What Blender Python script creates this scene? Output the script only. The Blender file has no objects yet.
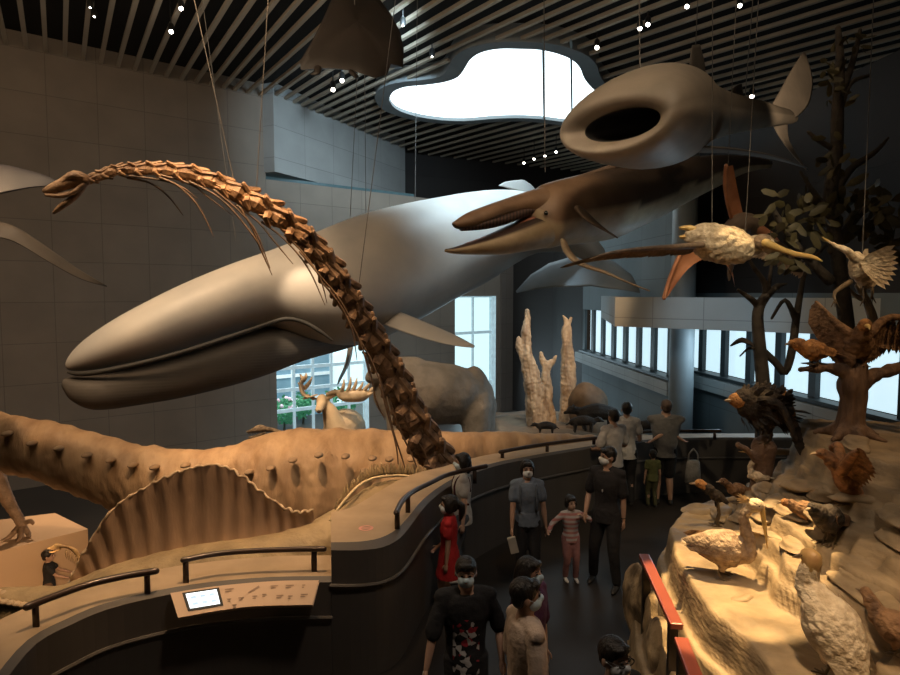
import bpy, bmesh, math, random
from mathutils import Vector, Matrix, noise, Euler
R = random.Random(7)
C = bpy.context.scene.collection
D2R = math.pi/180
V = Vector
# ------------------------------------------------------------------ camera frame
CAMZ = 3.6; FP = 650.0; PITCH = math.atan(44.5/650)
_cp, _sp = math.cos(PITCH), math.sin(PITCH)
def ray(px, py):
    u = (px-450)/FP; v = (337.5-py)/FP
    return V((u, _cp+v*_sp, -_sp+v*_cp))
def at(px, py, Y):
    d = ray(px, py); t = Y/d.y
    return V((d.x*t, Y, CAMZ+d.z*t))
def atz(px, py, z):
    d = ray(px, py); t = (z-CAMZ)/d.z
    return V((d.x*t, d.y*t, z))
def clamp(x, a=0., b=1.): return max(a, min(b, x))
def sst(a, b, x):
    t = clamp((x-a)/(b-a)); return t*t*(3-2*t)
def lerp(a, b, t): return a+(b-a)*t
def interp(tab, x):
    if x <= tab[0][0]: return tab[0][1]
    for (a, b), (c, d) in zip(tab, tab[1:]):
        if x <= c: return b+(d-b)*(x-a)/(c-a)
    return tab[-1][1]
def cr(pts, k=6):
    """Catmull-Rom through tuples of any size"""
    P = [tuple(p) for p in pts]; n = len(P); out = []
    if n < 3: return [tuple(P[0][j]+(P[1][j]-P[0][j])*i/k for j in range(len(P[0]))) for i in range(k+1)]
    for i in range(n-1):
        p0 = P[max(i-1, 0)]; p1 = P[i]; p2 = P[i+1]; p3 = P[min(i+2, n-1)]
        for s in range(k):
            t = s/k
            out.append(tuple(0.5*((2*b)+(-a+c)*t+(2*a-5*b+4*c-d)*t*t+(-a+3*b-3*c+d)*t**3) for a, b, c, d in zip(p0, p1, p2, p3)))
    out.append(P[-1]); return out
# ------------------------------------------------------------------ geometry container
class G:
    def __init__(s): s.v = []; s.f = []; s.c = []; s.mi = []
    def add(s, vs, fs, col=None, mi=0):
        o = len(s.v); s.v += [V(p) for p in vs]
        s.f += [tuple(i+o for i in f) for f in fs]; s.mi += [mi]*len(fs)
        if col is None: col = (1, 1, 1)
        s.c += (list(col) if isinstance(col, list) else [col]*len(vs))
        return s
    def loft(s, rings, cap=True, closed=True, col=None, mi=0):
        n = len(rings[0]); vs = [p for r in rings for p in r]; fs = []
        for i in range(len(rings)-1):
            for j in range(n if closed else n-1):
                k = (j+1) % n
                fs.append((i*n+j, i*n+k, (i+1)*n+k, (i+1)*n+j))
        if cap:
            for e in (0, len(rings)-1):
                c = sum((V(p) for p in rings[e]), V())/n
                vs.append(c); ci = len(vs)-1
                for j in range(n):
                    k = (j+1) % n
                    fs.append((e*n+k, e*n+j, ci) if e == 0 else (e*n+j, e*n+k, ci))
        if isinstance(col, list) and cap: col = col+[col[0], col[-1]]
        return s.add(vs, fs, col, mi)
    def tube(s, pts, rad, seg=8, k=0, squash=1.0, up=None, col=None, mi=0):
        pts = [tuple(p) for p in pts]
        if not isinstance(rad, (list, tuple)): rad = [rad]*len(pts)
        P = [p+(r,) for p, r in zip(pts, rad)]
        if k and len(P) > 1: P = cr(P, k)
        pos = [V(p[:3]) for p in P]; rr = [max(p[3], 1e-4) for p in P]
        rings = []; t0 = (pos[1]-pos[0]).normalized()
        u = V(up) if up else (V((0, 0, 1)) if abs(t0.z) < .9 else V((1, 0, 0)))
        for i, p in enumerate(pos):
            t = (pos[min(i+1, len(pos)-1)]-pos[max(i-1, 0)])
            t = t.normalized() if t.length > 1e-9 else t0
            side = t.cross(u)
            if side.length < 1e-6: side = t.cross(V((1, .1, 0)))
            side.normalize(); un = side.cross(t).normalized()
            if not up: u = un
            rings.append([p+side*rr[i]*math.cos(2*math.pi*j/seg)+un*rr[i]*squash*math.sin(2*math.pi*j/seg) for j in range(seg)])
        # rounded ends
        def cap(ring, p, t, r, n=2):
            out = []
            for a in range(1, n+1):
                th = a/(n+.4)*math.pi/2
                out.append([p+(q-p)*math.cos(th)+t*r*math.sin(th) for q in ring])
            return out
        st = cap(rings[0], pos[0], (pos[0]-pos[1]).normalized(), rr[0])
        en = cap(rings[-1], pos[-1], (pos[-1]-pos[-2]).normalized(), rr[-1])
        return s.loft(list(reversed(st))+rings+en, col=col, mi=mi)
    def ell(s, c, r, rot=None, seg=16, rings=10, col=None, mi=0):
        c = V(c); r = (r, r, r) if isinstance(r, (int, float)) else r
        M = rot.to_matrix() if isinstance(rot, Euler) else (rot or Matrix.Identity(3))
        vs = []; fs = []
        for i in range(1, rings):
            th = math.pi*i/rings
            for j in range(seg):
                ph = 2*math.pi*j/seg
                vs.append(c+M@V((r[0]*math.sin(th)*math.cos(ph), r[1]*math.sin(th)*math.sin(ph), r[2]*math.cos(th))))
        vs += [c+M@V((0, 0, r[2])), c+M@V((0, 0, -r[2]))]; a = len(vs)-2
        for i in range(rings-2):
            for j in range(seg):
                k = (j+1) % seg
                fs.append((i*seg+j, (i+1)*seg+j, (i+1)*seg+k, i*seg+k))
        for j in range(seg):
            k = (j+1) % seg
            fs.append((a, j, k)); fs.append((a+1, (rings-2)*seg+k, (rings-2)*seg+j))
        return s.add(vs, fs, col, mi)
    def box(s, c, d, rot=None, col=None, mi=0):
        c = V(c); M = rot.to_matrix() if isinstance(rot, Euler) else (rot or Matrix.Identity(3))
        vs = [c+M@V((x*d[0]/2, y*d[1]/2, z*d[2]/2)) for x in (-1, 1) for y in (-1, 1) for z in (-1, 1)]
        fs = [(0, 1, 3, 2), (4, 6, 7, 5), (0, 4, 5, 1), (2, 3, 7, 6), (0, 2, 6, 4), (1, 5, 7, 3)]
        return s.add(vs, fs, col, mi)
    def beam(s, a, b, w, h, up=(0, 0, 1)):
        a, b = V(a), V(b); t = (b-a).normalized(); sd = t.cross(V(up)).normalized(); u = sd.cross(t)
        vs = [p+sd*x*w/2+u*z*h/2 for p in (a, b) for x, z in ((-1, -1), (1, -1), (1, 1), (-1, 1))]
        return s.add(vs, [(3, 2, 1, 0), (4, 5, 6, 7), (0, 1, 5, 4), (1, 2, 6, 5), (2, 3, 7, 6), (3, 0, 4, 7)])
    def prism(s, poly, z0, z1, mi=0, mtop=None):
        n = len(poly); vs = [V((p[0], p[1], z0)) for p in poly]+[V((p[0], p[1], z1)) for p in poly]
        s.add(vs, [(i, (i+1) % n, n+(i+1) % n, n+i) for i in range(n)]+[tuple(reversed(range(n)))], None, mi)
        s.add(vs[n:], [tuple(range(n))], None, mi if mtop is None else mtop)
        return s
    def blade(s, stations, seg=12, thick=.12):
        """fin: stations = (lead point, trail point, normal)"""
        rings = []
        for a, b, nrm, th in stations:
            a, b, nrm = V(a), V(b), V(nrm).normalized(); c = (a+b)/2; h = (a-b)/2
            rings.append([c+h*math.cos(2*math.pi*j/seg)+nrm*th*math.sin(2*math.pi*j/seg)*(.6+.4*math.cos(2*math.pi*j/seg)) for j in range(seg)])
        return s.loft(rings)
    def feather(s, a, b, w, nrm, col=None):
        a, b, nrm = V(a), V(b), V(nrm).normalized(); t = b-a
        sd = t.cross(nrm).normalized()*w/2; n = nrm*w*.12
        vs = [a, a+t*.3+sd, a+t*.8+sd*.9, b, a+t*.8-sd*.9, a+t*.3-sd, a+t*.3+n, a+t*.8+n]
        return s.add(vs, [(0, 1, 6), (1, 2, 7, 6), (2, 3, 7), (3, 4, 7), (4, 5, 6, 7), (5, 0, 6)], col)
    def xf(s, M):
        s.v = [M@p for p in s.v]; return s
    def merge(s, g):
        o = len(s.v); s.v += g.v; s.f += [tuple(i+o for i in f) for f in g.f]; s.c += g.c; s.mi += g.mi; return s
# ------------------------------------------------------------------ objects
def tmpmesh(g, name='m'):
    me = bpy.data.meshes.new(name); me.from_pydata([tuple(p) for p in g.v], [], g.f); me.update(); return me
def remesh(g, vox, it=4, fac=.5):
    me = tmpmesh(g); o = bpy.data.objects.new('tmp', me); C.objects.link(o)
    m = o.modifiers.new('r', 'REMESH'); m.mode = 'VOXEL'; m.voxel_size = vox
    if it:
        k = o.modifiers.new('s', 'SMOOTH'); k.iterations = it; k.factor = fac
    dg = bpy.context.evaluated_depsgraph_get(); dg.update()
    out = bpy.data.meshes.new_from_object(o.evaluated_get(dg))
    bpy.data.objects.remove(o); bpy.data.meshes.remove(me); return out
def part(name, g, m, root=None, base=None, vox=None, it=4, smooth=True, label=None, bevel=0, disp=None, kind=None):
    """g is in world space; the mesh is stored about its root's location"""
    base = V(base) if base is not None else (V(root['_b']) if root is not None else V())
    if vox:
        g2 = G(); g2.v = [p-base for p in g.v]; g2.f = g.f; me = remesh(g2, vox, it)
        if disp:
            nn_ = [v.normal.copy() for v in me.vertices]
            for v, n_ in zip(me.vertices, nn_): v.co = v.co+n_*disp(v.co+base)
            me.update()
    else:
        me = tmpmesh(g)
        for v in me.vertices:
            if disp: pass
            v.co -= base
        ca = me.color_attributes.new('Col', 'FLOAT_COLOR', 'POINT')
        for i, c in enumerate(g.c): ca.data[i].color = (c[0], c[1], c[2], 1)
        me.polygons.foreach_set('material_index', g.mi)
        bm = bmesh.new(); bm.from_mesh(me); bmesh.ops.recalc_face_normals(bm, faces=bm.faces); bm.to_mesh(me); bm.free()
    me.name = name
    for mm in (m if isinstance(m, (list, tuple)) else [m]): me.materials.append(mm)
    me.polygons.foreach_set('use_smooth', [bool(smooth)]*len(me.polygons)); me.update()
    o = bpy.data.objects.new(name, me); C.objects.link(o)
    if root is not None: o.parent = root; o.location = base-V(root['_b'])
    else: o.location = base
    if bevel:
        b = o.modifiers.new('b', 'BEVEL'); b.width = bevel; b.segments = 2; b.limit_method = 'ANGLE'
    if label: o['label'] = label
    if kind: o['kind'] = kind
    return o
def thing(name, label, cat, loc, group=None):
    o = bpy.data.objects.new(name, None); C.objects.link(o); o.location = V(loc); o['_b'] = tuple(loc)
    o.empty_display_size = .1
    o['label'] = label; o['category'] = cat
    if group: o['group'] = group
    return o
def tag(o, label, cat, group=None):
    o['label'] = label; o['category'] = cat
    if group: o['group'] = group
    return o
def struct(name, g, m, smooth=False, base=(0, 0, 0), parent=None, bevel=0):
    o = part(name, g, m, None, base, smooth=smooth, bevel=bevel)
    o['kind'] = 'structure'
    if parent: o.parent = parent
    return o
# ------------------------------------------------------------------ materials
def mat(name, col, col2=None, scale=4, rough=.7, bump=0, bscale=None, metal=0, emis=None, est=1, stretch=(1, 1, 1), attr=False, detail=6, ramp=(.35, .65), spec=.5, coat=0, stripes=None):
    m = bpy.data.materials.new(name); m.use_nodes = True; nt = m.node_tree; N = nt.nodes; L = nt.links
    b = N['Principled BSDF']; b.inputs['Roughness'].default_value = rough; b.inputs['Metallic'].default_value = metal
    b.inputs['Specular IOR Level'].default_value = spec
    tc = N.new('ShaderNodeTexCoord'); mp = N.new('ShaderNodeMapping'); mp.inputs['Scale'].default_value = stretch
    L.new(tc.outputs['Object'], mp.inputs['Vector'])
    nz = N.new('ShaderNodeTexNoise'); nz.inputs['Scale'].default_value = scale; nz.inputs['Detail'].default_value = detail
    L.new(mp.outputs[0], nz.inputs['Vector'])
    rp = N.new('ShaderNodeValToRGB'); rp.color_ramp.elements[0].position = ramp[0]; rp.color_ramp.elements[1].position = ramp[1]
    c2 = col2 or tuple(x*.75 for x in col)
    rp.color_ramp.elements[0].color = (*c2, 1); rp.color_ramp.elements[1].color = (*col, 1)
    L.new(nz.outputs['Fac'], rp.inputs[0]); out = rp.outputs[0]
    if stripes:
        # stripes = (axis scale vector, colour, threshold)
        m2 = N.new('ShaderNodeMapping'); m2.inputs['Scale'].default_value = stripes[0]; L.new(tc.outputs['Object'], m2.inputs['Vector'])
        wv = N.new('ShaderNodeTexWave'); wv.bands_direction = stripes[3]; wv.inputs['Scale'].default_value = 1; wv.inputs['Distortion'].default_value = stripes[4]
        L.new(m2.outputs[0], wv.inputs['Vector'])
        r2 = N.new('ShaderNodeValToRGB'); r2.color_ramp.elements[0].position = stripes[2]-.1; r2.color_ramp.elements[1].position = stripes[2]+.1
        L.new(wv.outputs['Fac'], r2.inputs[0])
        mx = N.new('ShaderNodeMix'); mx.data_type = 'RGBA'; L.new(r2.outputs[0], mx.inputs['Factor']); L.new(out, mx.inputs['A']); mx.inputs['B'].default_value = (*stripes[1], 1)
        out = mx.outputs['Result']
    if attr:
        at_ = N.new('ShaderNodeAttribute'); at_.attribute_name = 'Col'
        mx = N.new('ShaderNodeMix'); mx.data_type = 'RGBA'; mx.blend_type = 'MULTIPLY'; mx.inputs['Factor'].default_value = 1
        L.new(out, mx.inputs['A']); L.new(at_.outputs['Color'], mx.inputs['B']); out = mx.outputs['Result']
    L.new(out, b.inputs['Base Color'])
    if bump:
        n2 = N.new('ShaderNodeTexNoise'); n2.inputs['Scale'].default_value = bscale or scale*4; n2.inputs['Detail'].default_value = 8
        L.new(mp.outputs[0], n2.inputs['Vector'])
        bp = N.new('ShaderNodeBump'); bp.inputs['Strength'].default_value = bump; bp.inputs['Distance'].default_value = .05
        L.new(n2.outputs['Fac'], bp.inputs['Height']); L.new(bp.outputs[0], b.inputs['Normal'])
    if emis:
        b.inputs['Emission Color'].default_value = (*emis, 1); b.inputs['Emission Strength'].default_value = est
    if coat: b.inputs['Coat Weight'].default_value = coat
    return m
def wall_mat(name, col, col2, w=1.45, h=1.3, rough=.75, joint=.6):
    m = bpy.data.materials.new(name); m.use_nodes = True; nt = m.node_tree; N = nt.nodes; L = nt.links
    b = N['Principled BSDF']; b.inputs['Roughness'].default_value = rough
    uv = N.new('ShaderNodeUVMap'); br = N.new('ShaderNodeTexBrick'); br.offset = 0
    br.inputs['Scale'].default_value = 1; br.inputs['Brick Width'].default_value = w; br.inputs['Row Height'].default_value = h
    br.inputs['Mortar Size'].default_value = .012; br.inputs['Mortar Smooth'].default_value = .5
    br.inputs['Color1'].default_value = (*col, 1); br.inputs['Color2'].default_value = (*col2, 1)
    br.inputs['Mortar'].default_value = (*[x*joint for x in col], 1)
    L.new(uv.outputs[0], br.inputs['Vector'])
    nz = N.new('ShaderNodeTexNoise'); nz.inputs['Scale'].default_value = .8; nz.inputs['Detail'].default_value = 8; L.new(uv.outputs[0], nz.inputs['Vector'])
    rp = N.new('ShaderNodeMapRange'); rp.inputs['To Min'].default_value = .75; rp.inputs['To Max'].default_value = 1.2; L.new(nz.outputs['Fac'], rp.inputs['Value'])
    mx = N.new('ShaderNodeMix'); mx.data_type = 'RGBA'; mx.blend_type = 'MULTIPLY'; mx.inputs['Factor'].default_value = 1
    L.new(br.outputs['Color'], mx.inputs['A']); L.new(rp.outputs[0], mx.inputs['B']); L.new(mx.outputs['Result'], b.inputs['Base Color'])
    bp = N.new('ShaderNodeBump'); bp.inputs['Strength'].default_value = .4; bp.inputs['Distance'].default_value = .02; bp.invert = True
    L.new(br.outputs['Fac'], bp.inputs['Height']); L.new(bp.outputs[0], b.inputs['Normal'])
    return m
def wall_quad(g, a, b, z0, z1, holes=()):
    """vertical wall from a to b (xy) with rectangular openings given as (t0,t1,zb,zt) in metres along the wall"""
    a, b = V((a[0], a[1], 0)), V((b[0], b[1], 0)); L = (b-a).length; t = (b-a)/L
    xs = sorted({0, L, *[h[0] for h in holes], *[h[1] for h in holes]}); zs = sorted({z0, z1, *[h[2] for h in holes], *[h[3] for h in holes]})
    for x0, x1 in zip(xs, xs[1:]):
        for c0, c1 in zip(zs, zs[1:]):
            mx, mz = (x0+x1)/2, (c0+c1)/2
            if any(h[0] < mx < h[1] and h[2] < mz < h[3] for h in holes): continue
            g.add([a+t*x0+V((0, 0, c0)), a+t*x1+V((0, 0, c0)), a+t*x1+V((0, 0, c1)), a+t*x0+V((0, 0, c1))], [(0, 1, 2, 3)])
def uv_wall(o, thick=.3):
    me = o.data; uv = me.uv_layers.new(name='UVMap')
    for p in me.polygons:
        n = p.normal
        for li in p.loop_indices:
            co = me.vertices[me.loops[li].vertex_index].co
            if abs(n.z) > .7: uv.data[li].uv = (co.x, co.y)
            else:
                t = V((-n.y, n.x, 0)); t.normalize()
                if t.x < 0: t = -t
                uv.data[li].uv = (co.dot(t)+50, co.z+50)
    return o
# ------------------------------------------------------------------ room
M_wall = wall_mat('wall panels', (.25, .205, .165), (.235, .19, .152))
M_wallblue = wall_mat('wall panels cool', (.36, .36, .35), (.34, .34, .33), 2.0, 1.2)
M_walldark = wall_mat('dark wall panels', (.026, .022, .020), (.023, .019, .018), 2.2, 2.0)
M_wallteal = wall_mat('grey green wall panels', (.17, .20, .21), (.15, .18, .19), 1.8, 1.2)
M_fascia = wall_mat('pale fascia panels', (.42, .44, .44), (.39, .41, .41), 1.2, 1.0)
M_ceil = mat('black ceiling void', (.010, .008, .007), scale=1, rough=.9)
M_slat = mat('beige ceiling slats', (.50, .43, .34), (.42, .36, .28), scale=.5, rough=.7)
M_rim = mat('skylight rim plaster', (.30, .34, .36), scale=.5, rough=.7)
M_sky = mat('luminous sky glass', (.8, .9, .95), emis=(.80, .95, 1.0), est=2.6)
M_floor = mat('dark polished floor', (.034, .029, .026), (.024, .021, .019), scale=.7, rough=.5, bump=.03, bscale=3, spec=.3)
M_floorlow = mat('lower hall floor', (.055, .047, .04), scale=.5, rough=.5)
M_steel = mat('dark steel', (.05, .045, .045), rough=.4, metal=.6)
M_frame = mat('pale window frame', (.60, .70, .74), rough=.5, emis=(.5, .72, .8), est=.38)  # slight glow put into the frames for the daylight on them
M_outsky = mat('bright daylight backdrop', (.8, .9, .9), emis=(.70, .93, 1.0), est=1.25)
CEIL = 11.6
A0 = atz(13, 30, CEIL); B0 = atz(300, 92, CEIL)
wd = (B0-A0); wd.z = 0; wd.normalize()
def wl(px, py=293):   # left wall plan point seen in pixel column px
    d = ray(px, py); k = d.x/d.y
    # A0 + wd*t ; x = k*y
    t = (k*A0.y-A0.x)/(wd.x-k*wd.y)
    p = A0+wd*t; p.z = 0; return p
def wt(p): return (V((p.x, p.y, 0))-V((A0.x, A0.y, 0))).dot(wd)
ZL = -2.6
# left wall (full height up to px 273, lower part beyond)
S0 = A0-wd*22; S0.z = 0
t0 = 22
pc = wl(268); pend = wl(512)
g = G(); wall_quad(g, S0, pc, ZL, CEIL)
w1a, w1b = wl(275), wl(368); w2a, w2b = wl(455), wl(496)
wall_quad(g, pc, pend, ZL, 8.0, holes=[(wt(w1a)-wt(pc), wt(w1b)-wt(pc), ZL+.02, 1.9), (wt(w2a)-wt(pc), wt(w2b)-wt(pc), ZL+.02, 3.45)])
uv_wall(struct('wall_left', g, M_wall))
# reveal sides of the windows
nrm = V((wd.y, -wd.x, 0))   # towards the hall
bk = -nrm
def bar(g, a, b, w=.08, h=.08): g.beam(a, b, w, h, up=nrm)
wi = 0
for (pa, pb, zt, cols, rows) in ((w1a, w1b, 1.9, 5, (-1.2, -.35, .55)), (w2a, w2b, 3.45, 2, (-1.0, 1.6))):
    wi += 1
    g = G(); a = V(pa); b = V(pb)
    for k in range(cols+1):
        p = a.lerp(b, k/cols)+bk*.25; bar(g, p+V((0, 0, ZL)), p+V((0, 0, zt)), .14 if k in (0, cols) else .09, .1)
    for z in rows+(ZL+.06, zt): g.beam(a+bk*.25+V((0, 0, z)), b+bk*.25+V((0, 0, z)), .1, .14)
    for p in (a, b): g.add([p+V((0, 0, ZL)), p+bk*.5+V((0, 0, ZL)), p+bk*.5+V((0, 0, zt)), p+V((0, 0, zt))], [(0, 1, 2, 3)])
    wo = struct('window_%d' % wi, g, M_frame)
    g = G(); g.add([a+bk*.3+V((0, 0, ZL)), b+bk*.3+V((0, 0, ZL)), b+bk*.3+V((0, 0, zt)), a+bk*.3+V((0, 0, zt))], [(0, 1, 2, 3)])
    gm = bpy.data.materials.get('clear glass')
    if not gm:
        gm = bpy.data.materials.new('clear glass'); gm.use_nodes = True; N = gm.node_tree.nodes; N.clear()
        o_ = N.new('ShaderNodeOutputMaterial'); mx = N.new('ShaderNodeMixShader'); tr = N.new('ShaderNodeBsdfTransparent'); gl = N.new('ShaderNodeBsdfGlossy')
        tr.inputs[0].default_value = (.88, .97, .97, 1); gl.inputs[1].default_value = .05; mx.inputs[0].default_value = .06
        gm.node_tree.links.new(tr.outputs[0], mx.inputs[1]); gm.node_tree.links.new(gl.outputs[0], mx.inputs[2]); gm.node_tree.links.new(mx.outputs[0], o_.inputs[0])
    part('pane', g, gm, None, (0, 0, 0), smooth=False).parent = wo
# daylight outside
g = G(); a = w1a-wd*6+bk*7; b = w2b+wd*8+bk*7
g.add([a+V((0, 0, -6)), b+V((0, 0, -6)), b+V((0, 0, 9)), a+V((0, 0, 9))], [(0, 1, 2, 3)])
struct('trim_1', g, M_outsky)
g = G(); a2, b2 = w1a-wd*6+bk*.5, w2b+wd*8+bk*.5
g.add([a2+V((0, 0, ZL-.02)), b2+V((0, 0, ZL-.02)), b+V((0, 0, ZL-.02)), a+V((0, 0, ZL-.02))], [(0, 1, 2, 3)])
struct('ground', g, mat('outdoor paving', (.35, .4, .38)))
# a glazed building across the way: white frames, blue panes
M_pane = mat('blue grey panes', (.10, .19, .27), (.22, .34, .42), scale=.8, rough=.2, emis=(.16, .30, .40), est=.45)
M_bwhite = mat('white facade', (.8, .85, .88), emis=(.8, .95, 1), est=.5)
bc = w1a.lerp(w1b, .5)+bk*5.5
bt = thing('office_building', 'white framed office facade with blue grey panes outside the left window', 'building', (bc.x, bc.y, ZL))
g = G(); g.add([bc+wd*x+V((0, 0, z)) for x, z in ((-3.2, ZL), (3.4, ZL), (3.4, .9), (-3.2, .9))], [(0, 1, 2, 3)]); part('glazing', g, M_pane, bt, smooth=False)
g = G()
for k in range(7): g.beam(bc+wd*(-3.2+1.1*k)+nrm*.05+V((0, 0, ZL)), bc+wd*(-3.2+1.1*k)+nrm*.05+V((0, 0, .9)), .13, .1, up=nrm)
for z in (-1.7, -.5, .9): g.beam(bc-wd*3.3+nrm*.06+V((0, 0, z)), bc+wd*3.5+nrm*.06+V((0, 0, z)), .1, .16 if z < .9 else .5)
part('frame', g, M_bwhite, bt, smooth=False)
M_leaf_o = mat('outdoor leaves', (.10, .36, .16), (.04, .20, .12), scale=6, rough=.6, emis=(.05, .22, .12), est=.35)  # faint glow put into the leaves in place of daylight
M_flow = mat('pink blossom', (.9, .55, .7), (.8, .8, .85), scale=8, emis=(.8, .5, .65), est=.3)  # same faint glow put into the blossom
shr = [(-2.1, 3.4, .8, 'tall rounded green shrub at the left edge of the lower left window'), (-.5, 2.9, .6, 'green shrub with pink blossom outside the lower left window'), (.9, 3.8, .6, 'low green shrub seen below the stag antlers'), (2.5, 3.0, .8, 'taller green shrub at the right edge of the lower left window')]
for i, (u, w, r, lb) in enumerate(shr):
    c = w1a.lerp(w1b, .5)+wd*u+bk*w; zb = -1.9 if r < .9 else -1.6
    t = thing('flowering_shrub' if i == 1 else 'garden_shrub', lb, 'shrub', (c.x, c.y, ZL), 'shrubs outside the window')
    g = G()
    for k in range(420):
        d = V((R.gauss(0, 1), R.gauss(0, 1), R.gauss(0, 1))).normalized()*r*R.uniform(.6, 1)
        p = c+V((d.x, d.y, zb+r*.3+d.z)); q = V((R.gauss(0, 1), R.gauss(0, 1), R.gauss(0, 1))).normalized()
        g.feather(p, p+q*.22, .12, d)
    part('foliage', g, M_leaf_o, t, smooth=False)
    g = G(); g.tube([c+V((0, 0, ZL)), c+V((.05, 0, zb+r*.2))], [.06, .03]); part('stem', g, mat('bark out', (.12, .09, .06)), t)
    if i == 1:
        g = G()
        for k in range(26):
            d = V((R.gauss(0, 1), R.gauss(0, 1), abs(R.gauss(0, 1)))).normalized()*r; g.ell(c+V((d.x, d.y, zb+r*.3+d.z)), .09, seg=8, rings=5)
        part('blossom', g, M_flow, t)
# upper block (balcony box) and wall beyond it
BA = atz(273, 82, CEIL); BB = atz(405, 140, CEIL)
BC = atz(330, 60, CEIL)
bdir = (BB-BA); bdir.z = 0; bdir.normalize(); bn = V((-bdir.y, bdir.x, 0))
g = G(); back = bn*7
poly = [BA, BB, BB+back, BA+back]
g.prism(poly, 8.25, CEIL+.02)
uv_wall(struct('wall_upper', g, M_wallblue))
g = G(); PW = atz(522, 170, CEIL); PW.z = 0
wall_quad(g, (BB.x-1, BB.y+.5), (PW.x+10, PW.y+1.5), 6, CEIL)
g.prism([wl(262)+bk*.02, wl(512)+bk*.02, wl(512)+bk*9, wl(262)+bk*9], 7.9, 8.0)
uv_wall(struct('wall_far', g, M_walldark))
g = G(); a, b = wl(272)+bk*.6, wl(420)+bk*.6
for z0, z1 in ((8.02, 8.2),): g.beam(a+V((0, 0, 8.1)), b+V((0, 0, 8.1)), .3, .2)
struct('trim_2', g, mat('teal glazing strip', (.05, .09, .10), rough=.15, emis=(.12, .22, .26), est=.25))
# skylight
blob = [(389, 100), (393, 92), (405, 87), (425, 85), (445, 82), (458, 77), (465, 68), (470, 60), (480, 53), (498, 49), (520, 49), (540, 50), (558, 54), (572, 60), (580, 68), (584, 78), (592, 88), (604, 98), (618, 108), (622, 116), (612, 121), (590, 123), (565, 122), (540, 119), (515, 118), (490, 119), (465, 121), (440, 120), (415, 116), (396, 109)]
hole = [atz(x, y, CEIL-.55) for x, y in cr(blob+[blob[0]], 3)[:-1]]
hc = sum(hole, V())/len(hole)
def inblob(x, y, poly):
    c = False; n = len(poly); j = n-1
    for i in range(n):
        a, b = poly[i], poly[j]
        if (a.y > y) != (b.y > y) and x < (b.x-a.x)*(y-a.y)/(b.y-a.y)+a.x: c = not c
        j = i
    return c
def offset(poly, d):
    n = len(poly); out = []
    for i in range(n):
        t = (poly[(i+1) % n]-poly[i-1]); t.z = 0; t.normalize()
        nn = V((t.y, -t.x, 0)); q = poly[i]+nn*d
        if inblob(q.x, q.y, poly) == (d > 0): q = poly[i]-nn*d
        out.append(q)
    return out
outer = offset(hole, .55)
bm = bmesh.new()
def loopv(pts, z):
    vs = [bm.verts.new((p.x, p.y, z)) for p in pts]
    return [bm.edges.new((vs[i], vs[(i+1) % len(vs)])) for i in range(len(vs))]
e = loopv([V((-32, -6, 0)), V((18, -6, 0)), V((18, 56, 0)), V((-32, 56, 0))], CEIL)+loopv(hole, CEIL)
bmesh.ops.triangle_fill(bm, use_beauty=True, edges=e)
# remove any triangle inside the hole
bad = [f for f in bm.faces if inblob(f.calc_center_median().x, f.calc_center_median().y, hole)]
bmesh.ops.delete(bm, geom=bad, context='FACES_ONLY')
me = bpy.data.meshes.new('ceiling'); bm.to_mesh(me); bm.free(); me.materials.append(M_ceil)
o = bpy.data.objects.new('ceiling', me); C.objects.link(o); o['kind'] = 'structure'
SD = .55   # slat depth
g = G(); rings = [[V((p.x, p.y, CEIL-SD)) for p in outer], [V((p.x, p.y, CEIL-SD)) for p in hole], [V((p.x, p.y, CEIL+.9)) for p in hole]]
g.loft(rings, cap=False); g.loft([[V((p.x, p.y, CEIL)) for p in outer], rings[0]], cap=False)
struct('trim_3', g, M_rim, smooth=False)
bm = bmesh.new(); e = loopv(hole, CEIL-.42); bmesh.ops.triangle_fill(bm, use_beauty=True, edges=e)
me = bpy.data.meshes.new('skylight'); bm.to_mesh(me); bm.free(); me.materials.append(M_sky)
sk = bpy.data.objects.new('window_3', me); C.objects.link(sk); sk['kind'] = 'structure'
g = G()
for px in (543, 571):
    a = atz(px, 40, CEIL-.5); b = atz(px+1, 118, CEIL-.5); g.beam(a, b, .07, .07)
part('glazing_bar', g, mat('glazing bar', (.35, .45, .5)), None, (0, 0, 0), smooth=False).parent = sk
# slats: beams fanned across the ceiling
g = G()
def left_limit(p, d):
    return (p-V((A0.x, A0.y, p.z))).dot(nrm)
x0 = -330
walls_far = [(BA, BB), (BB, V((PW.x, PW.y, 0))), (V((PW.x, PW.y, 0)), V((PW.x+12, PW.y+1.8, 0)))]
def inside(p):
    q = V((p.x, p.y, 0))
    if wt(q) < wt(pc)+.2: return (q-V((A0.x, A0.y, 0))).dot(nrm) > 0
    for a, b in walls_far:
        a = V((a.x, a.y, 0)); b = V((b.x, b.y, 0)); d = b-a; n = V((d.y, -d.x, 0)).normalized(); t = (q-a).dot(d.normalized())
        if -.5 < t < d.length: return (q-a).dot(n) > 0
    return q.y < 44
while x0 < 2600:
    vp = interp([(0, 62), (293, 48), (553, -70), (787, -105), (1300, -60)], x0)
    P0 = atz(x0, 0, CEIL-SD+.12); VPd = ray(vp, 293); VPd.z = 0; VPd.normalize()
    sgs = []; cur = None; t = -14
    while t < 60:
        p = P0+VPd*t
        ok = inside(p) and not inblob(p.x, p.y, outer) and -31 < p.x < 17 and p.y > -5
        if ok and cur is None: cur = p.copy()
        if not ok and cur is not None: sgs.append((cur, p.copy())); cur = None
        t += .12
    if cur: sgs.append((cur, p.copy()))
    for a, b in sgs:
        if (b-a).length > .3: g.beam(a, b, .12, .10)
    x0 += 23.3 if x0 < 300 else (29 if x0 < 650 else 37)
struct('trim_4', g, M_slat)
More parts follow.
